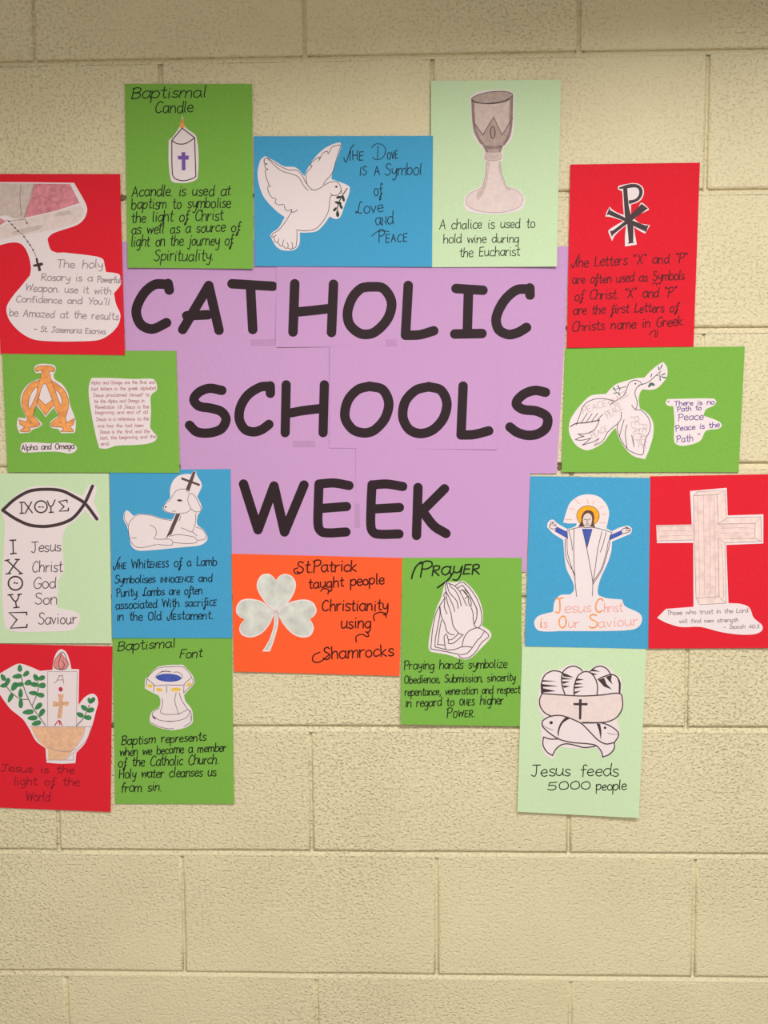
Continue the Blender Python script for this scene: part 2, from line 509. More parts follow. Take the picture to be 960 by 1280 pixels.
# ------------------------------------------------------------------ sheets of card and what is stuck or drawn on them
class Sheet:
    def __init__(self, name, label, category, corners, z_mm, material, lift=(0, 0, 0, 0), group=None, bow=0.0):
        self.c = corners                       # TL TR BR BL pixels
        self.z, self.lift, self.bow = z_mm / 1000.0, [l / 1000.0 for l in lift], bow / 1000.0
        self.x0 = min(p[0] for p in corners); self.x1 = max(p[0] for p in corners)
        self.y0 = min(p[1] for p in corners); self.y1 = max(p[1] for p in corners)
        self.root = bpy.data.objects.new(name, None)
        col.objects.link(self.root)
        self.root.empty_display_size = 0.05
        b = at((corners[2][0] + corners[3][0]) / 2, (corners[2][1] + corners[3][1]) / 2, self.z)
        self.root.location = b
        self.root['label'] = label
        self.root['category'] = category
        if group:
            self.root['group'] = group
        self.level = 0.0
        nx, ny = 10, 12
        V, Fc = [], []
        tl, tr, br, bl = corners
        T = 0.00028
        for s in range(2):
            for j in range(ny + 1):
                for i in range(nx + 1):
                    u, v = i / nx, j / ny
                    px = (tl[0]*(1-u)+tr[0]*u)*(1-v)+(bl[0]*(1-u)+br[0]*u)*v
                    py = (tl[1]*(1-u)+tr[1]*u)*(1-v)+(bl[1]*(1-u)+br[1]*u)*v
                    p = self.p(px, py, 0)
                    if s:
                        p = p + Vector((0, T, 0))
                    V.append(p)
        n = (nx+1)*(ny+1)
        for j in range(ny):
            for i in range(nx):
                a = j*(nx+1)+i
                Fc.append((a, a+nx+1, a+nx+2, a+1))
                Fc.append((n+a, n+a+1, n+a+nx+2, n+a+nx+1))
        rim = [i for i in range(nx+1)] + [j*(nx+1)+nx for j in range(1, ny+1)] + [ny*(nx+1)+i for i in range(nx-1, -1, -1)] + [j*(nx+1) for j in range(ny-1, 0, -1)]
        for i in range(len(rim)):
            a, b2 = rim[i], rim[(i+1) % len(rim)]
            Fc.append((a, b2, n+b2, n+a))
        self.sheet = add_obj('card_sheet', V, Fc, material, self.root)

    def off(self, px, py):
        u = min(1, max(0, (px - self.x0) / (self.x1 - self.x0)))
        v = min(1, max(0, (py - self.y0) / (self.y1 - self.y0)))
        w = ((1-u)*(1-v), u*(1-v), u*v, (1-u)*v)
        return self.z + sum(l * q ** 2.2 for l, q in zip(self.lift, w)) + self.bow * 4 * v * (1 - v) * 0.25 * (1 + 3 * u * (1 - u))

    def p(self, px, py, h_mm):
        return at(px, py, self.off(px, py) + h_mm / 1000.0) - self.root.location

    def patch(self, polys, material, name, h, parent=None, skirt=0.0):
        """flat paper or colour patches (pixel polygons) that follow the sheet"""
        bm = bmesh.new()
        for P in polys:
            vs_ = [bm.verts.new((x, y, 0)) for x, y in P]
            for tri in tessellate_polygon([[Vector((x, y, 0)) for x, y in P]]):
                if len(set(tri)) == 3:
                    try:
                        bm.faces.new([vs_[i] for i in tri])
                    except ValueError:
                        pass
        xs = [v.co.x for v in bm.verts]; ys = [v.co.y for v in bm.verts]
        step = 16.0
        for axis, lo_, hi_ in ((0, min(xs), max(xs)), (1, min(ys), max(ys))):
            k = math.ceil((lo_ + 0.5) / step)
            while k * step < hi_ - 0.5:
                co = [0, 0, 0]; co[axis] = k * step
                no = [0, 0, 0]; no[axis] = 1
                bmesh.ops.bisect_plane(bm, geom=bm.verts[:] + bm.edges[:] + bm.faces[:], plane_co=co, plane_no=no)
                k += 1
        if skirt:
            be = [e for e in bm.edges if len(e.link_faces) == 1]
            ext = bmesh.ops.extrude_edge_only(bm, edges=be)
            for g in ext['geom']:
                if isinstance(g, bmesh.types.BMVert):
                    g.co.z = -1
        for v in bm.verts:
            v.co = self.p(v.co.x, v.co.y, h + (-skirt if v.co.z < -.5 else 0))
        me = bpy.data.meshes.new(name)
        bm.to_mesh(me)
        bm.free()
        me.materials.append(material)
        o = bpy.data.objects.new(name, me)
        col.objects.link(o)
        o.parent = parent or self.root
        return o

    def cut(self, polys, material, name='paper_cutout', h=0.30):
        return self.patch(polys, material, name, h, None, skirt=0.28)

    def pen(self, lines, w, material, name, h, parent=None, closed=False, cap=5):
        V, Fc, H = [], [], []
        for i, P in enumerate(lines):
            b = len(V)
            ribbon(P, w, V, Fc, closed, cap)
            H += [h + 0.004 * (i % 8)] * (len(V) - b)
        o = add_obj(name, [self.p(x, y, hh) for (x, y), hh in zip(V, H)], Fc, material, parent or self.root)
        return o

    def write(self, crop, rows, material, w=1.4, parent=None, h=0.10, slant=0.06, wobble=0.35, name='handwriting'):
        for row in rows:
            s, x0, y0, x1, y1, xh = row
            st = text_strokes(s, x0, y0, x1, y1, xh, slant, wobble)
            lines = [[(crop.x0 + a / crop.s, crop.y0 + b / crop.s) for a, b in q] for q in st]
            self.pen(lines, w, material, name, h, parent, cap=3)

    def draw(self, crop, strokes, w, material, parent=None, h=0.42, name='ink_drawing', closed=False):
        if name in ('pen_flourish', 'halo_ray', 'plant_stem', 'red_mark'):
            for q in strokes.strip().split('\n'):
                self.pen([crop.line(q, closed)], w, material, name, h, parent, closed)
            return None
        return self.pen([crop.line(s, closed) for s in strokes.strip().split('\n') if s.strip()], w, material, name, h, parent, closed)

# materials of paper and ink
GREEN = mat('green_card', (124, 178, 74), 0.9, .035, 500, .15)
RED = mat('red_card', (222, 36, 52), 0.9, .035, 500, .15)
BLUE = mat('blue_card', (72, 160, 206), 0.9, .035, 500, .15)
MINT = mat('pale_green_card', (202, 225, 185), 0.9, .02, 500, .15)
PURPLE = mat('lilac_paper', (201, 155, 204), 0.9, .02, 500, .1)
ORANGE = mat('orange_card', (255, 96, 50), 0.9, .03, 500, .15)
PAPER = mat('white_paper', (236, 221, 225), 0.9, .01, 400, .1)
BLACK = mat('black_print', (46, 30, 36), 0.6, .03, 400)
MARKER = mat('black_marker', (34, 38, 26), 0.6, .1, 300)
MARKER_B = mat('navy_black_marker', (22, 42, 58), 0.6, .1, 300)
MARKER_R = mat('dark_pen_on_red', (96, 20, 30), 0.6, .1, 300)
MARKER_O = mat('maroon_marker', (74, 18, 16), 0.6, .1, 300)
INK = mat('fine_black_pen', (84, 66, 72), 0.6, .1, 300)
INK_D = mat('dark_felt_pen', (72, 56, 60), 0.6, .08, 300)
PENCIL = mat('pencil', (162, 142, 148), 0.7, .12, 300)
PENCIL_L = mat('faint_pencil', (196, 170, 172), 0.7, .1, 300)
VIOLET = mat('violet_felt', (122, 88, 170), 0.7, .08, 300)
VIOLET_PEN = mat('violet_pen', (110, 84, 150), 0.7, .1, 300)
RED_PENCIL = mat('reddish_pencil', (190, 140, 146), 0.7, .12, 300)
ORANGE_PENCIL = mat('orange_pencil', (246, 160, 92), 0.7, .1, 120)
AMBER = mat('amber_felt', (246, 172, 44), 0.7, .05, 200)
TAN = mat('tan_pencil', (232, 184, 150), 0.8, .06, 160)
LEAF = mat('green_felt', (66, 134, 84), 0.7, .1, 160)
LEAF_D = mat('dark_green_felt', (54, 66, 54), 0.7, .1, 160)
BROWN = mat('brown_felt', (104, 70, 60), 0.7, .1, 160)
ROYAL = mat('royal_blue_felt', (70, 90, 176), 0.7, .08, 160)
GREY1 = mat('pencil_shade_dark', (150, 128, 124), 0.8, .08, 160)
GREY2 = mat('pencil_shade_mid', (182, 160, 154), 0.8, .06, 160)
GREY3 = mat('pencil_shade_light', (208, 188, 182), 0.8, .05, 160)
GREY4 = mat('pencil_shade_pale', (228, 208, 206), 0.8, .03, 160)

# ---- the eight lilac title sheets
LET = []
def title_sheet(label, corners, z, letters, lift=(0, 0, 0, 0)):
    s = Sheet('title_sheet', label, 'title sheet', corners, z, PURPLE, lift, 'lilac title sheets')
    for crop, w, strokes in letters:
        lines = [crop.line(q, n=8) for q in strokes]
        ring = len(lines) == 1 and math.dist(lines[0][0], lines[0][-1]) < .1
        s.pen(lines, w, BLACK, 'printed_letter', 0.10, None, ring, cap=10)
    return s
CA, CB, CC, CD, CW = Crop(150, 330, 3.2), Crop(420, 330, 3.2), Crop(220, 450, 3.84), Crop(450, 450, 3.84), Crop(280, 570, 3.2)
title_sheet('lilac sheet printed with the black letters CAT', [(151, 302), (349, 302), (347, 437), (157, 441)], 1.0, [
    (CA, 12.2, ['192,82 140,82 95,118 65,185 82,240 128,260 186,235', '192,78 197,104']),
    (CA, 12.0, ['355,86! 251,262!', '355,86! 396,265!', '267,207! 352,203!']),
    (CA, 12.0, ['448,79! 611,89!', '522,90! 531,262!'])])
title_sheet('lilac sheet printed with the black letters HOL', [(346.5, 300), (552, 300), (550, 433), (344.5, 434)], 1.5, [
    (CA, 12.0, ['699,79! 692,272!', '854,81! 846,274!', '708,192 770,186 840,178']),
    (CB, 12.2, ['130,91 188,97 222,152 207,218 152,274 100,279 56,244 46,194 66,134 100,98 130,91']),
    (CB, 12.0, ['289,86! 278,283!', '278,285 335,283 391,267'])], (1.5, 0, 0, .7))
title_sheet('lilac sheet printed with the black letters IC', [(549, 308), (711, 308), (706, 434), (548, 434)], 1.0, [
    (CB, 12.0, ['480,98! 588,105!', '530,105! 525,275!', '475,280! 584,278!']),
    (CB, 12.2, ['775,100 722,104 672,148 641,215 651,262 690,282 728,274 762,254', '775,96 776,124'])])
title_sheet('lilac sheet printed with the black letters SCH', [(220.5, 437), (413, 434), (412, 592), (226, 592)], 1.25, [
    (CC, 11.8, ['220,146 160,136 110,155 86,190 110,221 165,231 218,248 240,284 218,330 160,350 100,345 65,313']),
    (CC, 11.8, ['450,126 405,130 345,168 310,225 304,285 330,332 370,345 410,335 446,309', '452,124 453,160']),
    (CC, 11.6, ['529,119! 524,349!', '712,119! 706,349!', '545,255 610,243 694,233'])])
title_sheet('lilac sheet printed with the black letters OOL', [(412.5, 433), (622, 433), (620.5, 562), (411.5, 560)], 2.1, [
    (CD, 12.0, ['45,126 108,142 138,205 120,280 68,337 20,350 -35,333 -72,275 -58,195 -10,142 45,126']),
    (CD, 12.0, ['330,128 388,145 417,205 400,280 350,335 290,353 236,333 206,275 217,200 268,145 330,128']),
    (CD, 11.8, ['495,125! 485,358!', '485,360 545,358 618,340'])], (2.0, 0, 1.6, .6))
title_sheet('narrow lilac sheet printed with the single black letter S', [(612, 434), (705, 434), (696, 592), (612, 592)], 1.0, [
    (CD, 12.0, ['890,155 840,146 785,165 750,208 780,236 850,246 898,275 893,325 850,356 800,361 752,346 720,322'])], (0, 0, 1.5, 0))
title_sheet('lilac sheet printed with the black letters WE', [(288, 558), (448, 559), (446, 712), (290, 712)], 1.75, [
    (CW, 11.8, ['78,112! 136,295!', '136,295! 200,120!', '200,120! 242,304!', '242,304! 320,116!']),
    (CW, 11.6, ['500,118 440,108 380,112', '380,112 377,200 378,285 398,306 488,304', '385,210! 490,202!'])])
title_sheet('lilac sheet printed with the black letters EK', [(445, 560), (664, 562), (658, 715), (443.5, 712)], 1.95, [
    (CW, 11.6, ['715,122 650,112 592,116', '592,115 588,205 589,290 608,311 700,312', '595,212! 702,206!']),
    (CW, 11.8, ['776,126! 770,318!', '882,131! 788,225!', '795,222 840,280 888,310'])], (1.3, 0, 0, .2))

# ---- poster: rosary
s = Sheet('rosary_poster', 'red card poster with a rosary and cloth drawing and pencilled saying', 'poster',
          [(-8, 217.5), (150, 217.5), (156.2, 444), (0.5, 442)], 3.1, RED, (0, 1, .6, 0))
C1, C3 = Crop(0, 220, 8), Crop(0, 300, 6)
outline = (C1.line('-52,60! 300,62 740,68!', n=2) + C1.line('740,68! 850,260 872,340 840,430 770,490 540,570 480,620 482,665 510,740 570,768!')[1:]
           + C3.line('480,94 700,120 770,142 785,190 795,240! 890,255 906,290 905,335 855,400! 870,480 903,560 885,640 820,710 740,750 600,760 400,760 250,745 150,690 70,600 48,510 90,430 160,345 225,265! 232,210 215,120 180,50 140,22 80,20 -36,48!'))
cu = s.cut([outline], PAPER)
s.patch([C1.line('-48,70! 335,76! 240,425! 140,425 60,395 -48,405!', True)], GREY3, 'grey_cloth', .36, cu)
s.patch([C1.line('345,76! 700,80! 795,270! 560,345 240,420! 300,250', True)], mat('pink_red_pencil', (212, 134, 146), .8, .12, 140), 'pink_cloth', .37, cu)
s.patch([C1.line('-48,425! 0,420! 62,455! 0,490! -48,500!', True)], MATS['pink_red_pencil'], 'pink_cloth', .37, cu)
s.patch([C1.line('-48,515! 200,445 800,295! 845,345 780,455 560,530 300,580 -48,640!', True)], GREY4, 'grey_band', .36, cu)
s.patch([C1.line('120,560 300,510 420,490 430,510 300,560 120,590', True), C1.line('560,370 700,345 700,380 560,400', True)], GREY3, 'pencil_shading', .40, cu)
s.draw(C1, '''60,440 100,450 180,440 250,432
110,470 170,540 230,590
250,430 275,480
240,605 280,660 320,720 362,805
340,76 290,260 240,420
210,90 200,230 215,400''', 1.0, PENCIL, cu)
s.patch([C1.ell(x, y, 9, 9, n=10) for x, y in ((120, 485), (150, 520), (180, 550), (240, 605), (275, 655), (300, 690), (330, 740), (90, 455), (268, 470))], INK, 'rosary_bead', .46, cu)
s.patch([C1.line('355,820! 375,818! 385,872! 425,864! 433,890! 402,900! 412,945! 385,955! 375,905! 330,907! 334,885! 365,880!', True)], INK_D, 'rosary_cross', .47, cu)
s.write(C3, [('The holy', 425, 208, 770, 212, 36), ('Rosary is a', 310, 303, 695, 312, 32), ('Powerful', 732, 318, 903, 322, 28),
             ('Weapon. use it with', 190, 383, 830, 407, 33), ("Confidence and You'll", 122, 466, 820, 486, 30),
             ('be Amazed at the results', 70, 570, 890, 600, 33), ('~ St. Josemaria Escriva', 255, 686, 790, 706, 25)], PENCIL, 1.15, cu, .42)

# ---- poster: baptismal candle
s = Sheet('candle_poster', 'green card poster headed Baptismal Candle with a lit white candle', 'poster',
          [(156, 104.8), (315, 105), (316.5, 336), (159.6, 334.6)], 3.0, GREEN, (0, 0, 3, 2.5))
C = Crop(150, 90, 5.02)
cu = s.cut([C.line('392,272! 410,345 480,408 488,660 455,688 380,697 320,680 306,432 330,408 372,345', True)], PAPER)
s.patch([C.line('390,284! 406,345 390,352 374,345', True)], ORANGE_PENCIL, 'flame', .36, cu)
s.draw(C, '''325,430! 329,640 348,670 400,682 455,668 476,655! 468,412!
325,430! 390,352! 468,412!
325,430 360,450 410,449 468,414''', 1.25, INK_D, cu)
s.patch([C.line('386,503! 410,503! 411,616! 388,617!', True)], VIOLET, 'cross', .36, cu)
s.patch([C.line('362,526! 432,524! 430,550! 364,549!', True)], VIOLET, 'cross', .38, cu)
s.write(C, [('Baptismal', 72, 168, 540, 158, 42), ('Candle', 220, 260, 458, 252, 42), ('Acandle. is used at', 74, 782, 695, 774, 40),
            ('baptism to symbolise', 72, 860, 695, 850, 40), ('the light o\u0192 Christ', 72, 946, 650, 928, 40),
            ('as well as a source o\u0192', 72, 1018, 762, 1000, 38), ('light on the journey o\u0192', 70, 1095, 716, 1083, 40),
            ('Spirituality.', 215, 1186, 580, 1182, 42)], MARKER, 1.35, slant=.15, wobble=.5)

# ---- poster: dove of love and peace
s = Sheet('dove_poster', 'blue card poster with a white flying dove carrying a dark leaf sprig', 'poster',
          [(317.3, 170.3), (541.3, 169.8), (540, 333.6), (318.6, 332.8)], 3.5, BLUE, (0, 0, 1, .5))
C = Crop(310, 170, 6.857)
cu = s.cut([C.line('150,172! 230,215 310,260 410,270 485,345! 500,300 560,200 650,110 740,65 790,55! 800,80 765,190 720,330 715,370! 760,385 840,415 872,435! 870,480 830,590 790,695 750,712 700,690! 650,760 590,815 510,828 445,828! 440,925 400,975 300,980 240,945 190,855! 210,825 260,790 315,695! 240,640 140,530 95,420 82,320 95,240 115,195', True)], PAPER)
s.draw(C, '''140,228 137,205 150,190 168,188 215,220 270,255 345,290 420,295 455,325 500,405 550,460 600,455 650,425 705,395 760,393 790,425 797,465 785,490
165,190 225,250 290,300 370,325 430,350 480,430 515,465
140,205 140,235 165,240 145,247 150,275 172,287 150,292 150,330
150,330 165,380 185,430
195,430 170,435 180,490 210,530 240,540 232,570 260,590 305,585
310,590 320,630 345,640 375,630 370,650 400,650 425,630
375,645 330,720 270,800 210,840
210,840 205,865 225,860 242,850
225,862 230,905 255,910 265,880
255,910 285,945 300,915 305,890
300,940 330,965 345,940 335,915
345,960 375,970 382,930 375,910
385,965 410,950 420,850 418,815
415,805 500,812 580,795 650,720 690,640 700,570 710,515 745,508
705,490 720,505 760,508 785,492
500,385 500,320 550,255 530,250 560,215 615,180 607,210 640,150 680,130 688,150 720,95 790,75
797,75 760,190 720,320 665,385 645,415
500,385 510,420 545,460
785,490 802,487 800,465''', 0.75, INK, cu)
s.patch([C.ell(757, 435, 11, 9, n=12)], INK_D, 'eye', .46, cu)
s.draw(C, '850,450 822,490 798,530 775,580 765,640', 1.2, LEAF_D, cu, .44, 'sprig_stem')
for a in ((780, 524, 50, 28, 170), (816, 532, 62, 26, 75), (772, 572, 62, 30, 12), (796, 602, 52, 26, 65), (746, 628, 44, 26, 130), (768, 667, 56, 32, 85)):
    s.patch([C.leaf(*a)], LEAF_D, 'leaf', .46, cu)
C = Crop(310, 160, 4.085)
s.write(C, [('\u03c4^h^e', 490, 165, 590, 163, 40), ('o^v^e', 712, 160, 766, 157, 34), ('^i^s', 570, 242, 606, 242, 38), ('^a', 646, 242, 672, 240, 42),
            ('Symbol', 700, 242, 885, 238, 36), ('o\u0192', 645, 345, 690, 342, 36), ('\u00a3ove', 552, 436, 690, 430, 36),
            ('a^nd', 652, 497, 746, 490, 38), ('P^e^a^c^e', 668, 585, 815, 580, 36)], MARKER_B, 1.15)
s.draw(C, '632,100 652,82 686,86 703,116 686,152 655,162 636,150\n664,92! 661,156!\n630,552 665,528 720,528', 1.0, MARKER_B, None, .1, 'pen_flourish')

# ---- poster: chalice
s = Sheet('chalice_poster', 'pale green card poster with a pencil shaded chalice', 'poster',
          [(538.6, 101.2), (701.2, 99.6), (696, 333.2), (538.4, 334)], 2.6, MINT, (0, .5, 4.5, .6))
C = Crop(560, 105, 8)
cu = s.cut([C.line('225,125! 300,80 420,60 560,60 640,80 662,120! 660,330 650,500 610,590 550,640 540,672! 552,700 547,760 525,790 545,900 590,1020 650,1035 720,1070 765,1140 768,1200 730,1255 640,1285 450,1305 300,1292 180,1272! 163,1215 165,1140 220,1080 320,1030! 355,960 375,850 375,770 350,740 350,700 370,670! 330,620 270,560 245,450 230,300', True)], PAPER)
s.patch([C.line('180,1180 200,1110 300,1055 340,1040! 450,1060 580,1040! 660,1050 720,1090 750,1150 735,1205 640,1262 480,1285 300,1265 200,1220', True)], GREY4, 'chalice_base', .36, cu)
s.patch([C.line('388,770! 518,770! 530,880 575,1010 630,1060 640,1120 560,1180 450,1195 340,1175 290,1140 330,1050 370,920', True)], GREY4, 'chalice_stem', .37, cu)
s.patch([C.line('388,770! 415,770! 405,900 380,1020 350,1100 300,1140 330,1050 370,920', True), C.line('500,770! 518,770! 530,880 575,1010 630,1060 580,1050 540,960 510,870', True),
         C.line('285,1100 320,1070 330,1110 300,1160', True)], GREY3, 'pencil_shading', .39, cu)
s.patch([C.line('345,615! 385,690! 520,690! 552,615!', True)], GREY2, 'chalice_neck', .37, cu)
s.patch([C.line('345,615! 385,690! 405,690! 385,625!', True), C.line('505,690! 520,690! 552,615! 520,620!', True), C.line('350,616! 550,616! 540,640 450,652 360,640', True)], GREY1, 'pencil_shading', .39, cu)
s.patch([C.line('362,705 378,684 450,690 522,684 540,708 534,748 480,765 410,765 365,748', True)], GREY3, 'chalice_ring', .40, cu)
s.patch([C.line('232,150! 242,350 262,480 320,590 370,618 450,626 545,618 592,578 630,490 645,340 650,120!', True)], GREY2, 'chalice_bowl', .37, cu)
s.patch([C.line('233,150! 242,350 262,480 320,590 372,618 330,560 290,470 268,350 258,180!', True), C.line('650,122! 645,340 630,490 592,578 548,616 570,560 605,470 622,340 625,160!', True)], GREY1, 'pencil_shading', .39, cu)
s.patch([C.line('268,185! 300,193 440,196 580,170 612,150! 608,390! 540,508! 457,334! 348,508! 272,400!', True)], GREY3, 'chalice_band', .40, cu)
s.patch([C.ell(440, 133, 208, 56, -7, 32)], GREY2, 'chalice_rim', .41, cu)
s.pen([C.ell(440, 133, 208, 56, -7, 32)], .8, INK, 'ink_drawing', .44, cu, True)
s.draw(C, '234,155 300,188 440,196 580,172 646,118', 1.1, INK_D, cu)
s.draw(C, '248,370! 348,510! 457,330! 540,510! 646,345!', 1.4, mat('soft_pencil', (126, 106, 104), .7, .1, 300), cu, .43, 'zigzag_band')
s.pen([C.ell(447, 485, 22, 58, 0, 20)], 1.9, MATS['soft_pencil'], 'jewel', .44, cu, True)
s.draw(C, '''178,1170 200,1222 300,1267 470,1288 620,1268 722,1220 752,1150
178,1170 205,1105 300,1055 340,1035
590,1035 660,1050 720,1090 752,1150
335,605 450,624 560,602
365,745 410,766 480,766 534,748
385,770 375,900 345,1030
520,770 535,880 580,1020
234,155 243,350 262,480 320,590 350,615 385,690
650,122 645,340 630,490 592,578 552,615 522,688''', 0.6, PENCIL, cu)
C = Crop(530, 90, 5.12)
s.write(C, [('A chalice is used to', 100, 1006, 710, 996, 36), ('hold wine during', 126, 1096, 606, 1090, 34), ('the Eucharist', 228, 1184, 615, 1174, 36)], MARKER, 1.1)

# ---- poster: chi-rho
s = Sheet('chi_rho_poster', 'red card poster with a black chi-rho emblem above five lines of writing', 'poster',
          [(713, 205.6), (875, 203.3), (867, 433.4), (708.4, 434.8)], 3.0, RED, (0, 0, 1, 2))
C = Crop(740, 220, 10.667)
cu = s.cut([C.line('345,150! 360,130 480,105 550,95 630,110 682,160 692,230 660,310 600,355 520,380! 520,510! 600,440 645,365! 668,356 750,425! 757,450 650,505 565,575! 640,630 740,650 775,655! 735,720 710,768! 640,735 560,680! 575,790 597,915! 440,940! 440,800 455,660! 380,720 300,800 268,868! 235,790 216,740! 230,715 330,650 420,600! 330,570 240,545 178,542! 195,480 237,408! 260,440 340,490 425,520! 415,400 405,230 395,200 350,180', True)], PAPER)
s.patch([C.line('415,165! 470,165! 490,400 520,520! 550,650 550,885! 575,890! 470,904! 490,885! 480,760 470,650! 440,540 430,400', True)], INK_D, 'rho_stem', .38, cu)
s.patch([C.line('355,155! 470,115 560,105 630,125 672,180 667,260 610,332 495,376! 488,325! 570,310 615,270 630,210 610,165 560,152 470,165! 370,172!', True)], INK_D, 'rho_bowl', .39, cu)
s.patch([C.line('662,370! 745,432! 540,590! 440,660 290,775! 265,810! 238,735! 280,725 440,600 530,500!', True)], INK_D, 'chi_arm', .40, cu)
s.patch([C.line('232,420! 242,455! 450,560! 560,600 720,662! 757,652! 720,748! 700,735! 540,660! 430,600 220,515! 192,525!', True)], INK_D, 'chi_arm', .41, cu)
C = Crop(700, 190, 5.02)
s.write(C, [('\u03c4he Letters "X" and "P"', 72, 722, 800, 694, 37), ('are o\u0192ten used as Symbols', 78, 828, 782, 800, 34), ('o\u0192 Christ. "X" and "P"', 92, 930, 735, 906, 36),
            ('are the \u0192irst Letters o\u0192', 82, 1020, 752, 1000, 34), ('Christs name in Gree\u006b.', 76, 1126, 776, 1088, 36)], MARKER_R, 1.45, slant=.14, wobble=.5)
s.draw(C, '560,1150 575,1128 600,1122 600,1160 615,1120\n580,830 600,820 608,838', 1.2, MARKER_R, None, .1, 'pen_flourish')

# ---- poster: alpha and omega
s = Sheet('alpha_omega_poster', 'green card poster with an orange alpha and omega monogram and a pencilled note', 'poster',
          [(2.5, 438), (220, 438.6), (224.6, 591.2), (9.6, 590.4)], 2.6, GREEN, (0, 0, 1, 0))
C = Crop(10, 450, 9.6)
cu = s.cut([C.line('325,70! 380,48 480,48 555,65 575,110 545,180! 560,230 650,290 720,400 740,520 800,680! 815,740 805,860 790,875! 640,880! 600,830 520,812 506,760 520,730 605,670! 550,572! 450,688! 410,630 345,547! 325,580 305,660! 400,750! 410,775 360,812 290,838 265,868 140,880! 108,800 115,710 130,690! 210,700! 215,680 160,560 150,450 190,350 270,270 380,225! 395,160 340,157 316,120', True)], PAPER)
mono = '330,95! 360,75 440,68 520,75 560,105 555,135 530,140 490,128! 520,245! 600,295 680,370 725,480 720,590 690,690! 705,750! 800,700! 785,770 740,800! 785,845! 780,860! 630,860! 665,825 640,805! 525,800! 515,760 600,690! 610,670! 550,540! 450,665! 340,510! 300,660! 390,770! 350,800 245,810! 270,845 230,862 140,855! 165,830 200,805! 145,775! 130,715! 220,745! 230,690 180,590 165,480 200,370 280,275 380,240! 410,130! 380,125 350,140 330,125'
holes = ['352,318! 345,400 260,592! 245,530 265,430 310,355', '428,288 460,290! 530,480! 450,540! 365,460! 410,310', '565,360! 610,390 645,470 640,560! 600,470']
s.patch([C.line(mono, True)], ORANGE_PENCIL, 'monogram', .37, cu)
for q in holes:
    s.patch([C.line(q, True)], PAPER, 'monogram_opening', .40, cu)
BRN = mat('brown_pencil', (150, 96, 78), .7, .1, 200)
s.pen([C.line(mono, True)] + [C.line(q, True) for q in holes], .65, BRN, 'ink_drawing', .43, cu, True)
s.draw(C, '''380,240 355,320
340,510 360,460
300,660 350,520 380,420
550,545 535,480
520,245 560,350''', .6, BRN, cu)
s.draw(C, '262,765 275,740 290,765', .6, BRN, cu, name='eye')
s.draw(C, '615,760 628,742 642,762', .6, BRN, cu, name='eye')
cu2 = s.cut([C.line('148,1060! 170,1000 300,988 500,1000 640,990 780,1005 827,1050 810,1095 740,1122 600,1102 400,1102 200,1112 152,1090', True)], PAPER, 'paper_label')
s.write(C, [('Alpha and Omega', 160, 1084, 798, 1062, 40)], INK_D, 1.0, cu2, .40, wobble=.25)
C = Crop(100, 460, 8.727)
cu3 = s.cut([C.line('125,108! 300,108 600,120 800,120 835,170 838,240 790,280 770,320 775,450 765,650! 800,700 838,745 820,795 740,825 600,840 400,848 290,880 210,875! 175,750 130,530 100,340 96,200', True)], PAPER, 'paper_note')
s.write(C, [('Alpha and Omega are the first and', 122, 178, 818, 172, 22), ('last letters in the greek alphabet', 122, 246, 830, 236, 22), ('Jesus proclaimed himself to', 142, 314, 758, 308, 22),
            ('be the Alpha and Omega in', 158, 380, 700, 374, 22), ('Revelation 1:8 Jesus is the', 166, 444, 752, 440, 22), ('beginning and end of all', 168, 502, 740, 498, 22),
            ('Jesus is a reference to the', 176, 576, 750, 570, 22), ('one has the last been', 192, 648, 692, 642, 22), ('Jesus is the first and the', 214, 714, 758, 708, 22),
            ('last, the beginning and the', 220, 780, 828, 764, 22), ('end.', 230, 844, 316, 842, 22)], RED_PENCIL, .75, cu3, .40, wobble=.2)

# ---- poster: peace dove
s = Sheet('peace_dove_poster', 'green card poster with an outlined dove holding a long twig and a saying in violet', 'poster',
          [(706.5, 435.2), (931, 433.2), (923.4, 590.2), (702, 590)], 2.6, GREEN, (0, 1, 1, 2))
C = Crop(705, 445, 6.857)
cu = s.cut([C.line('850,50! 880,90 888,150 870,200 800,275 740,290 670,285! 650,320 640,380 650,450! 690,470 740,520 768,590 762,690 730,800 695,885! 600,860 530,800 470,700 440,615! 400,660 340,740 260,790 190,808 110,770 60,700 42,640 50,560 80,500 150,410 230,340 360,325! 400,280 450,240 560,205 620,190 690,185! 740,130 800,80', True)], PAPER)
s.draw(C, '''668,240 650,220 605,208 560,230 535,290 510,340 450,380 400,415
430,385 370,370 290,365 220,385 165,430 135,510 105,590
150,570 200,490
190,570 240,495
235,562 290,490
290,545 332,500
305,545 270,620 220,655 160,670 120,668!
120,668! 150,685 175,688! 130,700 95,718! 150,722 230,705!
230,705! 190,740 155,765! 250,735 300,705!
300,705! 258,768! 330,730 370,660 420,610 470,570 490,530 490,480
668,240 625,270 608,320 625,380 625,430 610,455 580,420
610,460 660,465 710,510 738,570 735,640 700,710 685,780 680,835 655,848 600,830 540,795 480,700 455,630 465,570
515,545 490,630 475,690
540,590 525,660 540,790
580,680 602,780
640,252 720,225 790,165 830,130
535,262 480,275''', .85, INK, cu)
s.draw(C, '55,605 100,580 200,570 300,550', 1.3, INK, cu)
s.patch([C.ell(612, 238, 8, 7, n=12)], INK_D, 'eye', .46, cu)
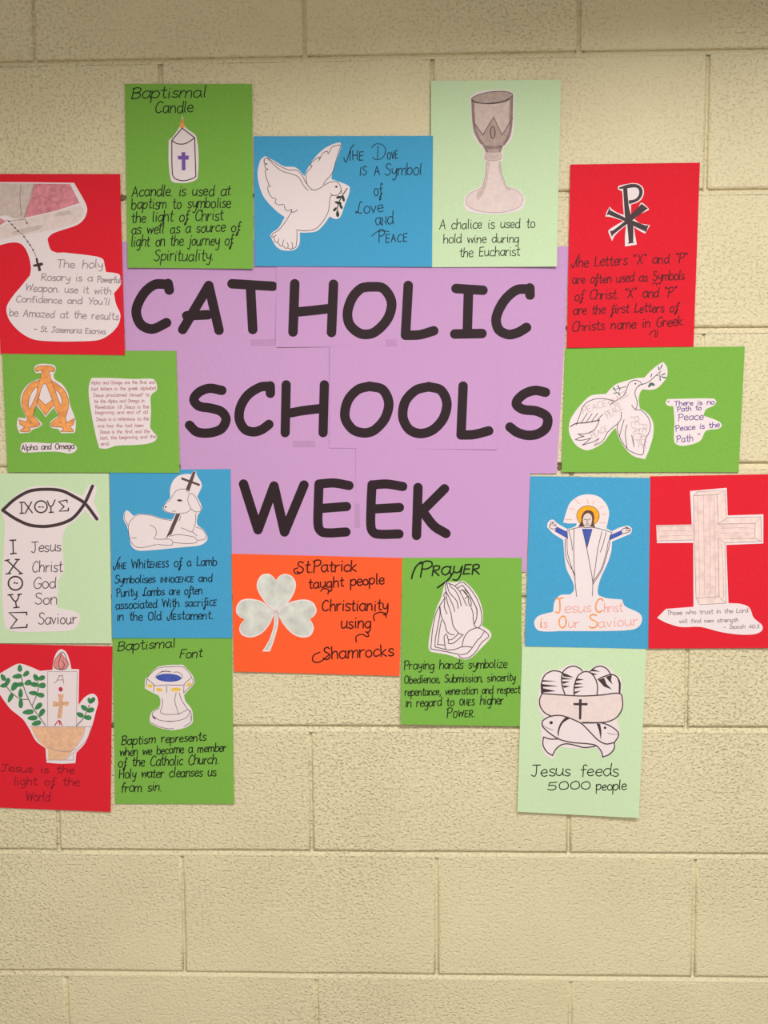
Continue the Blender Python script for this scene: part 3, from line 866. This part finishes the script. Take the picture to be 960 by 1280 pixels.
for a in ((812, 105, 40, 12, 70), (835, 90, 50, 12, 115), (850, 158, 44, 12, -25), (858, 184, 44, 14, 10), (824, 195, 40, 12, 85), (748, 168, 40, 10, -70), (738, 248, 50, 28, -50), (762, 242, 36, 26, 40),
          (465, 262, 34, 12, 55), (428, 280, 30, 16, 60), (440, 318, 44, 10, -15), (470, 322, 34, 14, 70), (478, 285, 30, 10, 110)):
    s.patch([C.leaf(*a)], mat('pine_felt', (78, 110, 96), .7, .1, 200), 'leaf', .45, cu)
s.draw(C, '480,275 440,290 450,312\n790,165 850,180\n825,180 820,150', .6, LEAF_D, cu, .43, 'twig')
s.write(C, [('PEACE', 165, 495, 375, 425, 32), ('PEACE', 375, 535, 510, 450, 34), ('PEACE', 240, 705, 380, 640, 28), ('PEACE', 570, 520, 600, 760, 40), ('PEACE', 400, 440, 560, 330, 30), ('PEACE', 650, 580, 640, 790, 36)],
        PENCIL_L, .7, cu, .40, name='pencil_word')
C = Crop(695, 425, 3.918)
cu = s.cut([C.line('545,290! 600,288 770,287 785,300 775,320 735,340 722,370! 800,400 812,420 795,435 735,445 710,490 670,510 610,518 580,500 580,400 575,325! 545,320 537,305', True)], PAPER, 'paper_note')
s.write(C, [('" There is no', 546, 324, 776, 314, 14), ('Path to', 595, 352, 712, 342, 14), ('Peace', 600, 394, 722, 390, 20), ('Peace is the', 588, 446, 801, 426, 16), ('Path "', 592, 501, 706, 492, 20)], VIOLET_PEN, 1.0, cu, .40)

# ---- poster: fish acrostic
s = Sheet('ichthys_poster', 'pale green card poster with a black fish outline and Greek letters in a column', 'poster',
          [(-19, 591.6), (135.9, 591.8), (139.6, 804.2), (-12, 804)], 2.3, MINT, (0, 0, 1.5, 0))
C = Crop(0, 580, 5.447)
cu = s.cut([C.line('6,315! 100,220 200,160 320,150 440,165 520,200! 560,215 608,140 635,135! 657,160 637,260! 682,370 670,386 640,386 580,315! 530,370 450,430! 430,480 425,560 430,650 435,730 390,800! 395,850 390,980! 490,1000 535,1020 542,1060 520,1110 480,1135 300,1142 100,1142 40,1112 20,1000 15,800 25,600 35,400!', True)], PAPER)
s.draw(C, '''18,315! 100,240 200,185 310,172 420,182 510,225 580,270 660,375
18,315! 100,370 200,415 310,425 420,405 500,365 575,270 630,150''', 4.0, INK_D, cu)
s.draw(C, '''147,262 147,335
134,262! 162,260!
136,337! 162,334!
167,262 220,332
215,258 172,335
322,252 346,290 375,245
346,290 348,330
335,330! 362,328!
455,245! 400,257! 436,290! 404,322! 465,318!
455,245! 458,262!
465,318! 466,300!
264,293! 273,293!
286,293! 295,293!''', 1.6, INK_D, cu, .44, 'greek_lettering')
s.pen([C.ell(279, 291, 42, 40, 0, 24)], 1.8, INK_D, 'greek_lettering', .44, cu, True)
s.draw(C, '''87,518 91,610
68,520! 107,518!
72,612! 110,608!
46,655 145,745
122,652 58,745
34,658! 62,652!
105,650! 132,650!
42,748! 72,745!
130,748! 152,745!
70,895 106,935 132,890
106,935 112,975
55,892! 88,888!
120,890! 145,886!
95,978! 130,975!
182,1010! 62,1012! 115,1060! 72,1118! 182,1112!
182,1010! 182,1028!
182,1112! 184,1092!
96,812! 101,806!
110,812! 118,812!''', 1.7, INK_D, cu, .44, 'greek_lettering')
s.pen([C.ell(105, 812, 48, 46, 0, 24)], 2.0, INK_D, 'greek_lettering', .44, cu, True)
s.write(C, [('Jesus', 216, 602, 415, 592, 42), ('Christ', 220, 736, 425, 734, 46), ('God', 230, 848, 382, 845, 44), ('Son', 240, 956, 386, 954, 46), ('Saviour', 262, 1092, 522, 1086, 44)], INK, 1.15, cu, .42, wobble=.2)

# ---- poster: lamb
s = Sheet('lamb_poster', 'blue card poster with a white lamb lying before a cross staff', 'poster',
          [(137, 588), (288.2, 586.2), (290.2, 797.5), (140.6, 797.8)], 2.2, BLUE, (0, 0, 1, 1.5))
C = Crop(140, 580, 6.857)
cu = s.cut([C.line('103,420! 130,398 185,445! 230,428 330,435 430,465 515,478! 545,430! 470,415 436,385 450,345 500,290! 498,220 520,150 570,100 640,85 680,88! 695,60! 722,65! 727,95 760,150 770,190 745,250 730,280! 765,350 768,390 735,440! 730,515 790,570 819,640 790,680 740,700 600,714 300,742 215,740 165,700 145,600! 130,540 98,470', True)], PAPER)
s.draw(C, '''190,455 150,500 140,560 160,660 210,712 300,710 380,690
165,632 210,635
112,420 105,460 138,530
190,450 240,432 330,440 430,470 510,485
325,520 370,550 380,600 365,640 500,645 520,670 510,695 390,690
490,620 560,605 700,625 728,650 720,675 600,680 520,670
590,545 640,565 685,580 715,500 718,425
685,580 730,615
720,540 770,560 802,600 800,640 735,655
590,445 575,490
655,245 620,215 560,225 525,260 505,300 445,355 445,385 475,412 560,425 640,415 680,385
660,260 650,310 680,385 720,410 755,405 762,380 720,290 690,255 660,255
515,410 535,400 545,408''', .6, INK, cu)
s.patch([C.ell(460, 368, 9, 7, n=10)], INK_D, 'nose', .46, cu)
s.patch([C.ell(580, 312, 23, 9, 5, n=14)], INK_D, 'eye', .46, cu)
UMB = mat('umber_felt', (96, 74, 78), .7, .08, 200)
s.patch([C.line('695,62! 718,68! 662,236! 632,216!', True)], UMB, 'cross_staff', .38, cu)
s.patch([C.line('597,113! 755,172! 750,190! 592,132!', True)], UMB, 'cross_bar', .40, cu)
s.patch([C.line('550,428! 585,428! 510,602! 485,615! 458,645!', True)], UMB, 'cross_staff', .38, cu)
C = Crop(130, 580, 5.647)
s.write(C, [('\u03c4^h^e Whit^e^n^e^s^s o\u0192 a Lamb', 66, 742, 796, 716, 38), ('Symbolises ^i^n^n^o^c^e^n^c^e and', 76, 842, 766, 830, 33), ('Purity. \u00a3ambs are o\u0192ten', 90, 936, 692, 918, 34),
            ('associated With sacri\u0192i^c^e', 84, 1024, 796, 1000, 35), ('^in the Old \u03c4^estament.', 94, 1106, 765, 1094, 36)], MARKER_B, 1.3)

# ---- poster: shamrock
s = Sheet('shamrock_poster', 'orange card poster with a pale grey-green shamrock', 'poster',
          [(289.6, 692.2), (502.8, 697.4), (499.4, 845), (292.4, 839.4)], 2.5, ORANGE, (0, 0, 1.5, 2.5))
C = Crop(280, 685, 4.174)
hearts = ['270,337! 215,285 175,220 172,180 195,142 235,135 262,155 272,168! 290,145 320,135 355,148 375,185 365,235 330,290',
          '266,335! 200,280 140,265 90,272 65,305 65,340 85,362 108,372! 85,400 80,430 95,455 140,467 190,450 230,410',
          '275,335! 340,285 420,268 465,285 483,325 470,355 448,370! 465,400 468,425 450,458 410,467 360,450 315,405']
stem = '262,340! 285,342! 282,400 265,470 240,540! 200,540! 235,480 258,410'
cu = s.cut([C.line(q, True) for q in hearts + [stem]] + [C.ell(270, 338, 13, 13, 0, 12)], PAPER, 'paper_shamrock')
SHAM = mat('grey_green_pencil', (208, 209, 202), .8, .09, 50)
for q, (hx, hy) in zip(hearts, ((272, 215), (160, 365), (385, 365))):
    P = [(C.x0 + hx / C.s + (x - C.x0 - hx / C.s) * .93, C.y0 + hy / C.s + (y - C.y0 - hy / C.s) * .93) for x, y in C.line(q, True)]
    s.patch([P], SHAM, 'leaf', .37, cu)
s.patch([C.line('266,352! 280,352! 277,400 260,470 236,532! 210,532! 240,480 262,410', True)], SHAM, 'stem', .37, cu)
s.draw(C, '266,335 225,300\n270,335 320,300\n268,335 240,400\n275,338 305,400', .5, PENCIL_L, cu, .40)
s.write(C, [('St.Patrick', 382, 130, 690, 120, 36), ('taught people', 442, 212, 836, 186, 31), ('Christianity', 512, 330, 856, 326, 36), ('using', 612, 420, 766, 418, 36), ('Shamrocks', 520, 582, 886, 562, 38)], MARKER_O, 1.75)
s.draw(C, '''398,132 372,132 366,112 385,104
505,225 520,212 545,218 542,240
785,380 782,350 812,336 842,342 846,362
690,490 690,462 720,450 752,462 748,438
545,560 500,594 466,592 466,562 500,544''', 1.6, MARKER_O, None, .1, 'pen_flourish')

# ---- poster: prayer
s = Sheet('prayer_poster', 'green card poster headed Prayer with a pair of outlined praying hands', 'poster',
          [(502.4, 697.2), (652.4, 697.2), (651, 908), (501, 905.4)], 2.35, GREEN, (0, 0, .2, 5), bow=0.0)
C = Crop(525, 720, 9.6)
cu = s.cut([C.line('300,85! 330,70 420,75 520,56! 600,120 690,240 742,370 757,500 745,600! 820,645 857,700 840,752 720,882 640,962 560,1002 480,992 340,947 130,910! 103,870 110,750 150,560 200,380 258,250 280,150', True)], PAPER)
s.draw(C, '''128,875 300,905 465,940!
130,870 150,650 190,450 230,370 300,260
180,850! 185,750 215,600 240,450 235,380
180,850! 305,882
215,810 235,650 258,530
205,822 290,828
310,185 305,120 320,85 345,85 370,130 420,170 470,260 495,358
322,88 350,190 440,300 460,388
310,180 390,340 417,428
350,90 410,115 480,190 560,355
310,190 330,320 370,440 400,600 470,690 520,705
300,265 285,230 310,190
300,270 292,370 325,455
240,370 255,480 300,580 320,660 370,700 410,705
420,120 480,80 520,75! 600,150 690,290 735,430 740,560 715,610 690,622
450,145 510,110! 580,200 640,310 680,400 680,500 650,582
480,185 510,165 570,240 540,270
580,240 580,290 605,365 615,320 590,250
615,380 635,440 640,520 650,580
650,590 680,625
505,840 530,740 590,660 680,622 720,630 780,665 825,710 820,735
770,670 720,745 690,770 620,870 560,930 480,945
820,735 740,800 660,920 580,980 500,985 470,960 465,940
500,850 560,845 620,855
320,690 290,730 300,830 310,880 400,885 500,850
325,710 345,765 400,750 460,690
340,770 345,810 410,800 510,710''', 1.0, INK, cu)
s.draw(C, '540,160 590,220 640,310 682,400 682,460\n510,165 570,240', 1.2, INK_D, cu)
C = Crop(490, 690, 5.486)
s.write(C, [('P^ray^e^r', 195, 165, 600, 152, 58)], MARKER, 2.0, slant=.14)
s.draw(C, '135,182 142,150 165,100 200,68\n420,140 385,190 312,245', 2.2, MARKER, None, .1, 'pen_flourish')
s.write(C, [('Praying hands symbolize', 84, 806, 790, 794, 35), ('Obedience, Submission, sincerity', 86, 902, 848, 882, 33), ('repentance, veneration and respect', 88, 986, 880, 966, 32),
            ('^in regard to ^o^n^e^s higher', 94, 1062, 766, 1044, 36), ('P^o^w^e^r.', 378, 1136, 566, 1130, 40)], MARKER, 1.3, slant=.1, wobble=.45)

# ---- poster: robed figure
s = Sheet('haloed_figure_poster', 'blue card poster with a white robed haloed figure holding both arms out', 'poster',
          [(663, 595.2), (812.8, 597.5), (810.2, 811.2), (656.3, 807.8)], 2.9, BLUE, (0, 1, .5, 1.5))
C2 = Crop(650, 585, 5.565)
C = Crop(665, 610, 6.857)
cu = s.cut([C2.line('300,380! 320,310 350,240 410,195 480,183 550,200 600,250 620,310 610,380 600,420! 640,440! 690,415 750,400! 777,420 770,455 740,470 640,512! 635,580 610,660 560,770 540,850 545,885! 600,905 710,915! 730,960 830,1010 850,1050 830,1100 780,1125 600,1134 300,1134 130,1132 98,1080 115,1040 150,1020 230,1000! 240,930 280,885 350,880! 375,850 370,800 320,690 300,500! 230,455 188,410! 195,378 225,358 260,385 330,425! 385,405 395,384! 340,386', True)], PAPER)
s.patch([C.ell(480, 238, 97, 86, 0, 32)], AMBER, 'halo', .36, cu)
s.pen([C.ell(480, 238, 97, 86, 0, 32)], .6, INK_D, 'ink_drawing', .42, cu, True)
s.patch([C.line('425,240 450,200 485,190 520,205 535,250 530,300 542,338! 505,330! 450,330! 395,332! 420,290', True)], BROWN, 'hair', .38, cu)
s.patch([C.line('440,250 455,225 480,215 505,230 515,262 508,305 490,335 472,342 450,325 436,290', True)], GREY4, 'face', .40, cu)
s.patch([C.line('432,350! 516,350! 470,522!', True)], ROYAL, 'tunic', .37, cu)
s.patch([C.line('212,330! 302,376! 306,434! 195,372!', True)], ROYAL, 'sleeve', .37, cu)
s.patch([C.line('668,405! 770,360! 774,398! 658,452!', True)], ROYAL, 'sleeve', .37, cu)
s.draw(C, '''300,362 370,345 430,335 450,340 520,338 600,355 685,382
360,350 358,560 368,780 382,930
432,350 470,520 500,680 520,800 518,925
515,355 480,480 470,520
600,370 565,520 540,700 520,830
635,378 610,480 585,550
315,365 340,470 346,535
285,435 285,540 310,640 370,740
300,432 305,560 340,680 372,780
670,455 650,540 600,700 520,830
655,455 635,560 590,700 525,800
300,362 306,434
685,382 660,450
448,268! 468,271!
484,269! 502,267!
477,272 470,295 480,298
460,306 472,311 488,306''', .75, INK_D, cu)
s.draw(C, '''205,345 190,352 160,345 150,322 165,312
165,315 160,300 178,292
180,318 178,298 192,300
190,330 200,312 208,325
770,360 790,345 815,345
815,345 842,352 835,372 805,385 775,388
815,350 805,335 825,342
800,365 838,362''', .9, BROWN, cu, name='hand')
s.draw(C, '''280,272 342,270
320,175 365,186
372,98 406,136
472,95 483,135
575,175 610,155
597,228 635,220
580,298 632,300
530,105 520,135''', .7, ORANGE_PENCIL, cu, name='halo_ray')
ROSE = mat('salmon_pencil', (240, 158, 144), .7, .1, 300)
s.write(C2, [('esus', 312, 1006, 495, 1002, 40), ('hrist', 585, 1004, 715, 1000, 40), ('s', 165, 1112, 190, 1112, 36), ('ur', 338, 1112, 412, 1108, 40), ('aviour', 545, 1108, 822, 1092, 40)], ROSE, 1.0, cu, .40)
s.write(C2, [('J', 250, 1010, 305, 1006, 62), ('C', 525, 1008, 580, 1006, 56), ('i', 140, 1112, 152, 1112, 40), ('O', 270, 1112, 322, 1110, 50), ('S', 482, 1116, 540, 1112, 54)], ORANGE_PENCIL, 1.8, cu, .40)

# ---- poster: wooden cross
s = Sheet('cross_poster', 'red card poster with a large pencil shaded wooden cross', 'poster',
          [(812.6, 595.4), (972, 592.6), (966, 810), (810.6, 810.6)], 2.6, RED, (0, 0, 2, 2))
C = Crop(800, 585, 5.5625)
cu = s.cut([C.line('348,160! 603,138! 610,330! 858,322! 857,525! 600,535! 615,940! 700,945 760,970 790,1040 850,1095 848,1130 800,1155 690,1158 560,1140 420,1105 280,1105 180,1075 118,1042! 180,980! 372,965! 370,520! 118,522! 113,398! 360,393!', True)], PAPER)
WOODP = mat('pale_wood_pencil', (237, 208, 203), .8, .06, 110)
s.patch([C.line('372,192! 535,185! 545,390! 800,385! 800,490! 545,492! 550,895! 390,905! 377,502! 118,508! 115,405! 374,398!', True)], WOODP, 'cross_face', .36, cu)
s.patch([C.line('535,185! 590,155! 600,335! 545,390!', True), C.line('545,390! 605,345! 840,340! 800,385!', True), C.line('800,385! 840,340! 845,510! 800,490!', True),
         C.line('545,492! 590,520! 600,940! 550,895!', True), C.line('390,905! 550,895! 600,940! 415,950!', True), C.line('545,492! 800,490! 845,510! 590,522!', True), C.line('372,192! 400,165! 590,155! 535,185!', True)],
        mat('pale_wood_side', (240, 214, 208), .8, .05, 110), 'cross_side', .37, cu)
s.draw(C, '''372,192! 535,185! 590,155! 400,165! 372,192!
590,155! 602,335!
535,185! 545,390! 800,385! 840,340! 605,345! 545,390!
800,385! 800,490! 845,510! 840,340!
800,490! 545,492! 590,520! 845,510!
545,492! 550,895! 600,940! 590,520!
550,895! 390,905! 415,950! 600,940!
372,192! 377,500! 390,905!
115,405! 372,398!
118,508! 377,500!''', .65, PENCIL, cu)
s.draw(C, '''400,200 410,500 415,890
440,195 445,500 450,880
480,200 485,450 488,880
515,200 520,500 525,880
130,440 250,435 370,440
140,475 260,470 370,470
560,420 700,415 790,420
560,455 700,450 790,455
570,530 578,700 582,900''', .5, PENCIL_L, cu, .40, 'wood_grain')
C = Crop(820, 720, 6.857)
s.write(C, [('Those who trust in the Lord', 92, 334, 790, 312, 22), ('will find new strength', 200, 404, 705, 392, 20), ('- Isaiah 40:3', 580, 452, 884, 446, 20)], PENCIL, .9, cu, .40)

# ---- poster: paschal candle in a bowl of leaves
s = Sheet('light_poster', 'red card poster with a candle in a leafy tan bowl', 'poster',
          [(-12, 804.6), (140.5, 808), (138.3, 1015), (-14, 1009)], 2.0, RED, (0, .5, 2, 0))
C = Crop(0, 800, 7.385)
cu = s.cut([C.line('570,83! 610,110 640,180 660,268! 730,270! 725,600! 780,530 850,495 892,520 906,580 885,660 860,760 820,880 780,960 705,1040! 695,1137! 560,1142 430,1132! 420,1000! 330,930 270,820 210,730 100,640 30,550 -14,480! -16,325! 0,310 100,250 175,218 250,235 370,285! 485,275! 490,210 510,140 540,95', True)], PAPER)
s.patch([C.line('562,115! 590,150 622,190 630,230 600,270 545,272 500,250 500,200 530,150', True)], mat('rose_felt', (226, 140, 140), .7, .08, 200), 'flame', .37, cu)
s.draw(C, '''562,115 530,150 500,200 500,250 545,272 600,270 630,230 620,190 580,110 560,150
560,150 540,220 560,272 595,235 575,190''', .8, INK, cu)
s.draw(C, '''440,292! 712,292!
440,292! 440,800!
712,292! 705,800!
280,800! 842,800!
440,985 520,1020 640,1030 700,1000
785,800 770,880 700,990
842,800 800,920 690,1030 600,1110
430,1108! 680,1108!
680,1040! 675,1108!''', .6, PENCIL, cu)
s.patch([C.line('288,804! 780,804! 770,860 720,950 665,1030 600,1105! 447,1105! 442,1010! 370,950 320,880', True)], TAN, 'bowl', .36, cu)
s.draw(C, '500,400 522,380 550,335 572,330 590,402\n525,370 582,368\n540,332 582,326', .7, BRN, cu, name='alpha_letter')
s.patch([C.ell(560, 455, 19, 22, 0, 16)], mat('crimson_felt', (190, 46, 74), .7, .08, 200), 'red_dot', .38, cu)
s.patch([C.line('535,500! 590,500! 575,570! 640,568! 625,612! 580,602! 570,722! 528,722! 545,610! 485,616! 490,563! 545,575!', True)], mat('ochre_pencil', (222, 172, 136), .8, .08, 160), 'cross', .38, cu)
s.draw(C, '505,790 545,745 572,788\n545,740! 552,780!', 1.3, MATS['crimson_felt'], cu, name='red_mark')
s.draw(C, '195,330 215,420 260,540 320,650 420,790\n350,380 350,470 300,600\n60,430 110,490 190,545 260,548\n705,795 770,720 825,600', 1.2, mat('brown_green_felt', (120, 112, 104), .7, .1, 200), cu, .41, 'plant_stem')
for a in ((183, 260, 62, 44, 90), (158, 335, 82, 46, -8), (240, 312, 62, 44, -40), (28, 345, 62, 44, 60), (68, 388, 72, 44, -70), (35, 420, 64, 42, -10), (132, 430, 80, 56, -60), (178, 412, 76, 42, -8),
          (258, 395, 62, 52, -20), (312, 410, 72, 46, 12), (330, 345, 62, 46, 60), (382, 352, 64, 46, -25), (386, 420, 66, 52, -5), (305, 490, 72, 42, 5), (372, 508, 70, 46, 10), (97, 533, 86, 42, -65),
          (190, 490, 78, 42, 90), (192, 582, 86, 42, 90), (355, 612, 76, 48, -42), (260, 665, 95, 50, -6), (385, 672, 78, 46, -58), (300, 720, 86, 48, -4), (336, 768, 82, 48, -14),
          (828, 560, 54, 40, 60), (856, 556, 54, 40, -60), (775, 625, 62, 46, 40), (835, 648, 66, 46, -20), (738, 690, 66, 46, 25), (808, 716, 68, 46, 5)):
    s.patch([C.leaf(a[0], a[1], a[2] * 1.12, a[3] * 1.15, a[4])], LEAF, 'leaf', .44, cu)
C = Crop(0, 795, 5.567)
s.write(C, [('Jesus is the', 8, 942, 515, 955, 30), ('light o\u0192 the', 96, 1036, 552, 1044, 34), ('World', 180, 1146, 350, 1150, 38)], mat('faint_dark_pen', (140, 24, 40), .7, .1, 200), 1.2)

# ---- poster: baptismal font
s = Sheet('font_poster', 'green card poster headed Baptismal Font with a white stone font of blue water', 'poster',
          [(140.8, 796), (289.8, 796), (292.6, 1005), (144, 1004.6)], 1.7, GREEN, (0, 0, 1.5, 1))
C = Crop(170, 820, 10.667)
cu = s.cut([C.line('300,138! 440,120 625,116! 700,190 760,270 780,350 750,400 640,522! 660,600 730,690 752,740 760,880! 720,922 640,962 500,988 400,978 290,952 193,902! 183,830 215,740 310,680 325,600 300,530 230,497! 117,432! 125,310 170,260 220,200', True)], PAPER)
s.patch([C.ell(435, 290, 168, 54, 2, 28)], ROYAL, 'water', .38, cu)
YEL = mat('yellow_felt', (236, 198, 84), .7, .06, 200)
for a in ((185, 402, 36, 26, 25), (312, 450, 46, 24, 8), (532, 448, 68, 25, -2), (702, 380, 36, 22, -38)):
    s.patch([C.ell(*a)], YEL, 'yellow_panel', .38, cu)
s.draw(C, '''150,290 200,230 300,160 450,145 620,145 690,200 745,288
150,300 135,400
225,370 250,395 400,385 640,385 665,350 742,290
242,380 233,485
410,400 410,490
640,390 635,492
145,300 230,375
262,290 272,258 330,218 400,204 465,212
500,215 560,215 610,250 617,280 600,305
755,300 760,360 640,490
345,560 355,640 338,762 570,775
535,490 518,600 545,700 570,775! 690,715
575,490 610,590 690,710 730,735
310,695 225,750 218,790 260,838
215,790 300,850 420,870 510,868 640,840 700,790 725,735 737,860 720,890 640,940
200,890 300,940 440,970 500,965''', .65, INK, cu)
s.draw(C, '340,208 400,203 462,212\n218,790 235,825 258,838\n735,800 735,860\n420,870 480,872', 1.0, INK_D, cu)
C = Crop(130, 785, 5.565)
s.write(C, [('Baptismal', 96, 160, 496, 134, 38), ('Font', 526, 206, 686, 204, 38), ('Baptism represents', 122, 814, 712, 782, 36), ('when we become a member', 110, 890, 852, 856, 35),
            ('o\u0192 the Catholic Church.', 100, 966, 790, 944, 40), ('Holy water cleanses us', 106, 1046, 780, 1028, 38), ('from sin.', 116, 1142, 396, 1132, 38)], MARKER, 1.35, slant=.15, wobble=.5)

# ---- poster: loaves and fishes
s = Sheet('loaves_poster', 'pale green card poster with a basket of loaves above two fish', 'poster',
          [(652.8, 806), (808, 808), (798.5, 1022.7), (646.6, 1014.7)], 2.75, MINT, (0, 0, 7, 4))
C = Crop(665, 825, 8)
cu = s.cut([C.line('85,250! 80,200 110,140 200,98 290,92 350,55 420,45 500,85 540,105 580,95 640,55 720,48 780,90 830,138 890,190 898,320! 918,400 908,480 870,540 850,600! 882,720 882,760 840,830! 822,890 770,952 710,988! 680,930 640,880! 500,885 350,880 290,870 250,890 222,985! 180,985 120,930 95,860 90,700! 85,620 130,575! 80,520 60,440 62,370', True)], PAPER)
s.patch([C.line('100,340! 300,352 500,362 700,352 880,338! 903,400 898,490 850,568 780,608 700,622 500,622 200,560 130,530 85,470 78,400', True)], mat('basket_pencil', (234, 214, 212), .8, .02, 160), 'basket', .36, cu)
s.draw(C, '''97,330 95,230 130,150 200,110 260,112 310,130
330,345 305,270 295,190 310,120 360,75 420,62 480,85 505,110
420,350 425,250 460,160 520,118 580,125 630,180 655,260 650,350
580,115 630,75 690,62 750,90 785,140
660,195 720,165 800,145 850,170 880,230 878,330
100,335 75,400 85,470 130,530 200,565
100,335 300,350 500,360 700,350 880,335 905,400 900,490 850,570 780,610 700,625 500,625
100,640 110,605 190,562 290,555 400,590 500,640 580,720 660,800 740,840 825,825! 820,890 770,945 710,970! 690,910 640,855 560,838 400,825 280,795 180,735 110,670 100,640
510,630 600,630 700,630 800,670 868,740 825,825
115,770! 180,790 260,790
115,770! 110,850 150,920 205,955! 240,890 290,850 350,838 440,855 520,875 600,868 640,858''', 1.5, INK_D, cu)
s.draw(C, '108,655 160,682 210,700\n755,730 800,742 862,745', .6, INK_D, cu)
wed = ['105,200! 250,212! 105,218!', '102,240! 265,262! 102,270!', '98,280! 240,310! 98,328!', '300,125! 345,140! 420,176! 315,165!', '300,172! 405,192! 302,196!', '300,212! 380,215! 310,240!', '305,252! 382,262! 320,280!',
       '440,182! 522,195! 438,212!', '430,225! 515,238! 430,250!', '422,266! 530,268! 422,288!', '420,318! 492,305! 424,342!', '605,88! 682,118! 590,112!', '585,122! 655,145! 612,152!',
       '662,200! 722,178! 745,240! 800,296! 720,266!', '735,168! 800,150! 790,200! 806,245! 765,205!', '90,230! 110,240! 112,330! 90,330!', '850,170! 888,230! 884,325! 866,330! 868,240!']
for q in wed:
    s.patch([C.line(q, True)], INK_D, 'loaf_shading', .43, cu)
s.patch([C.line('470,394! 498,392! 492,594! 470,595!', True), C.line('415,430! 557,430! 555,454! 416,452!', True)], INK_D, 'basket_cross', .43, cu)
s.patch([C.line('335,572! 378,585! 310,630 275,700 266,778! 256,720 282,635', True), C.line('645,632! 682,640! 694,720 688,800! 672,715', True)], INK_D, 'gill', .44, cu)
s.patch([C.ell(192, 627, 17, 17, 0, 14), C.ell(730, 678, 13, 13, 0, 14)], INK_D, 'eye', .46, cu)
C = Crop(635, 800, 5.333)
s.write(C, [('Jesus feeds', 158, 906, 736, 908, 47), ('5000', 262, 1000, 548, 992, 36), ('people', 588, 1000, 790, 998, 36)], MARKER, 1.3)

# ---- clear tape on the title sheets and putty dots peeping out between cards
TAPE = mat('clear_tape', (184, 140, 178), .35, .03, 200, alpha=.08, spec=.5)
def tape(label, P, h):
    V = [at(x, y, h) for x, y in P]
    c = sum(V, Vector()) / 4
    T = Vector((0, .00008, 0))
    V = [v - c for v in V] + [v - c + T for v in V]
    o = add_obj('tape_strip', V, [(0, 1, 2, 3), (7, 6, 5, 4), (0, 4, 5, 1), (1, 5, 6, 2), (2, 6, 7, 3), (3, 7, 4, 0)], TAPE, loc=c)
    o['label'] = label
    o['category'] = 'tape'
    o['group'] = 'clear tape on the title sheets'
tape('clear tape strip below the letter T of the title', [(313, 424), (346, 424), (346, 432), (313, 433)], .00165)
tape('clear tape strip upright between the letters T and H', [(344, 380), (356, 379), (355, 424), (343, 425)], .00185)
tape('clear tape strip under the middle of the word SCHOOLS by letter H', [(366, 551), (394, 551), (394, 559), (366, 559)], .00225)
tape('clear tape strip upright between the letters H and O of SCHOOLS', [(412, 488), (422, 488), (422, 521), (412, 521)], .00245)
tape('clear tape strip upright between the two letters E of WEEK', [(443.5, 628), (450, 628), (450, 660), (443.5, 660)], .0024)
tape('clear tape strip below the letters O and L of CATHOLIC', [(482, 424), (496, 424), (496, 433), (482, 433)], .0019)
PUTTY = mat('grey_brown_putty', (118, 98, 74), .8, .1, 300)
def putty(label, px, py, r):
    c = at(px, py, 0.0)
    bm = bmesh.new()
    bmesh.ops.create_icosphere(bm, subdivisions=2, radius=1)
    for v in bm.verts:
        k = 1 + .12 * math.sin(5 * v.co.x + 3 * v.co.z) + .08 * math.cos(7 * v.co.z)
        v.co = Vector((v.co.x * r * k, v.co.y * .0016 - .0008, v.co.z * r * 1.15 * k))
    me = bpy.data.meshes.new('putty_dot')
    bm.to_mesh(me); bm.free()
    for p in me.polygons:
        p.use_smooth = True
    me.materials.append(PUTTY)
    o = bpy.data.objects.new('putty_dot', me)
    col.objects.link(o)
    o.location = c
    o['label'] = label
    o['category'] = 'adhesive putty'
    o['group'] = 'putty dots behind the cards'
putty('brown putty dot on the wall between the rosary card and the candle card', 153.5, 247.5, .0045)
putty('brown putty dot on the wall between the leafy bowl card and the font card', 141.4, 905.5, .0032)
putty('grey putty dot on the wall below the S sheet beside the green peace card', 699.5, 584, .0042)
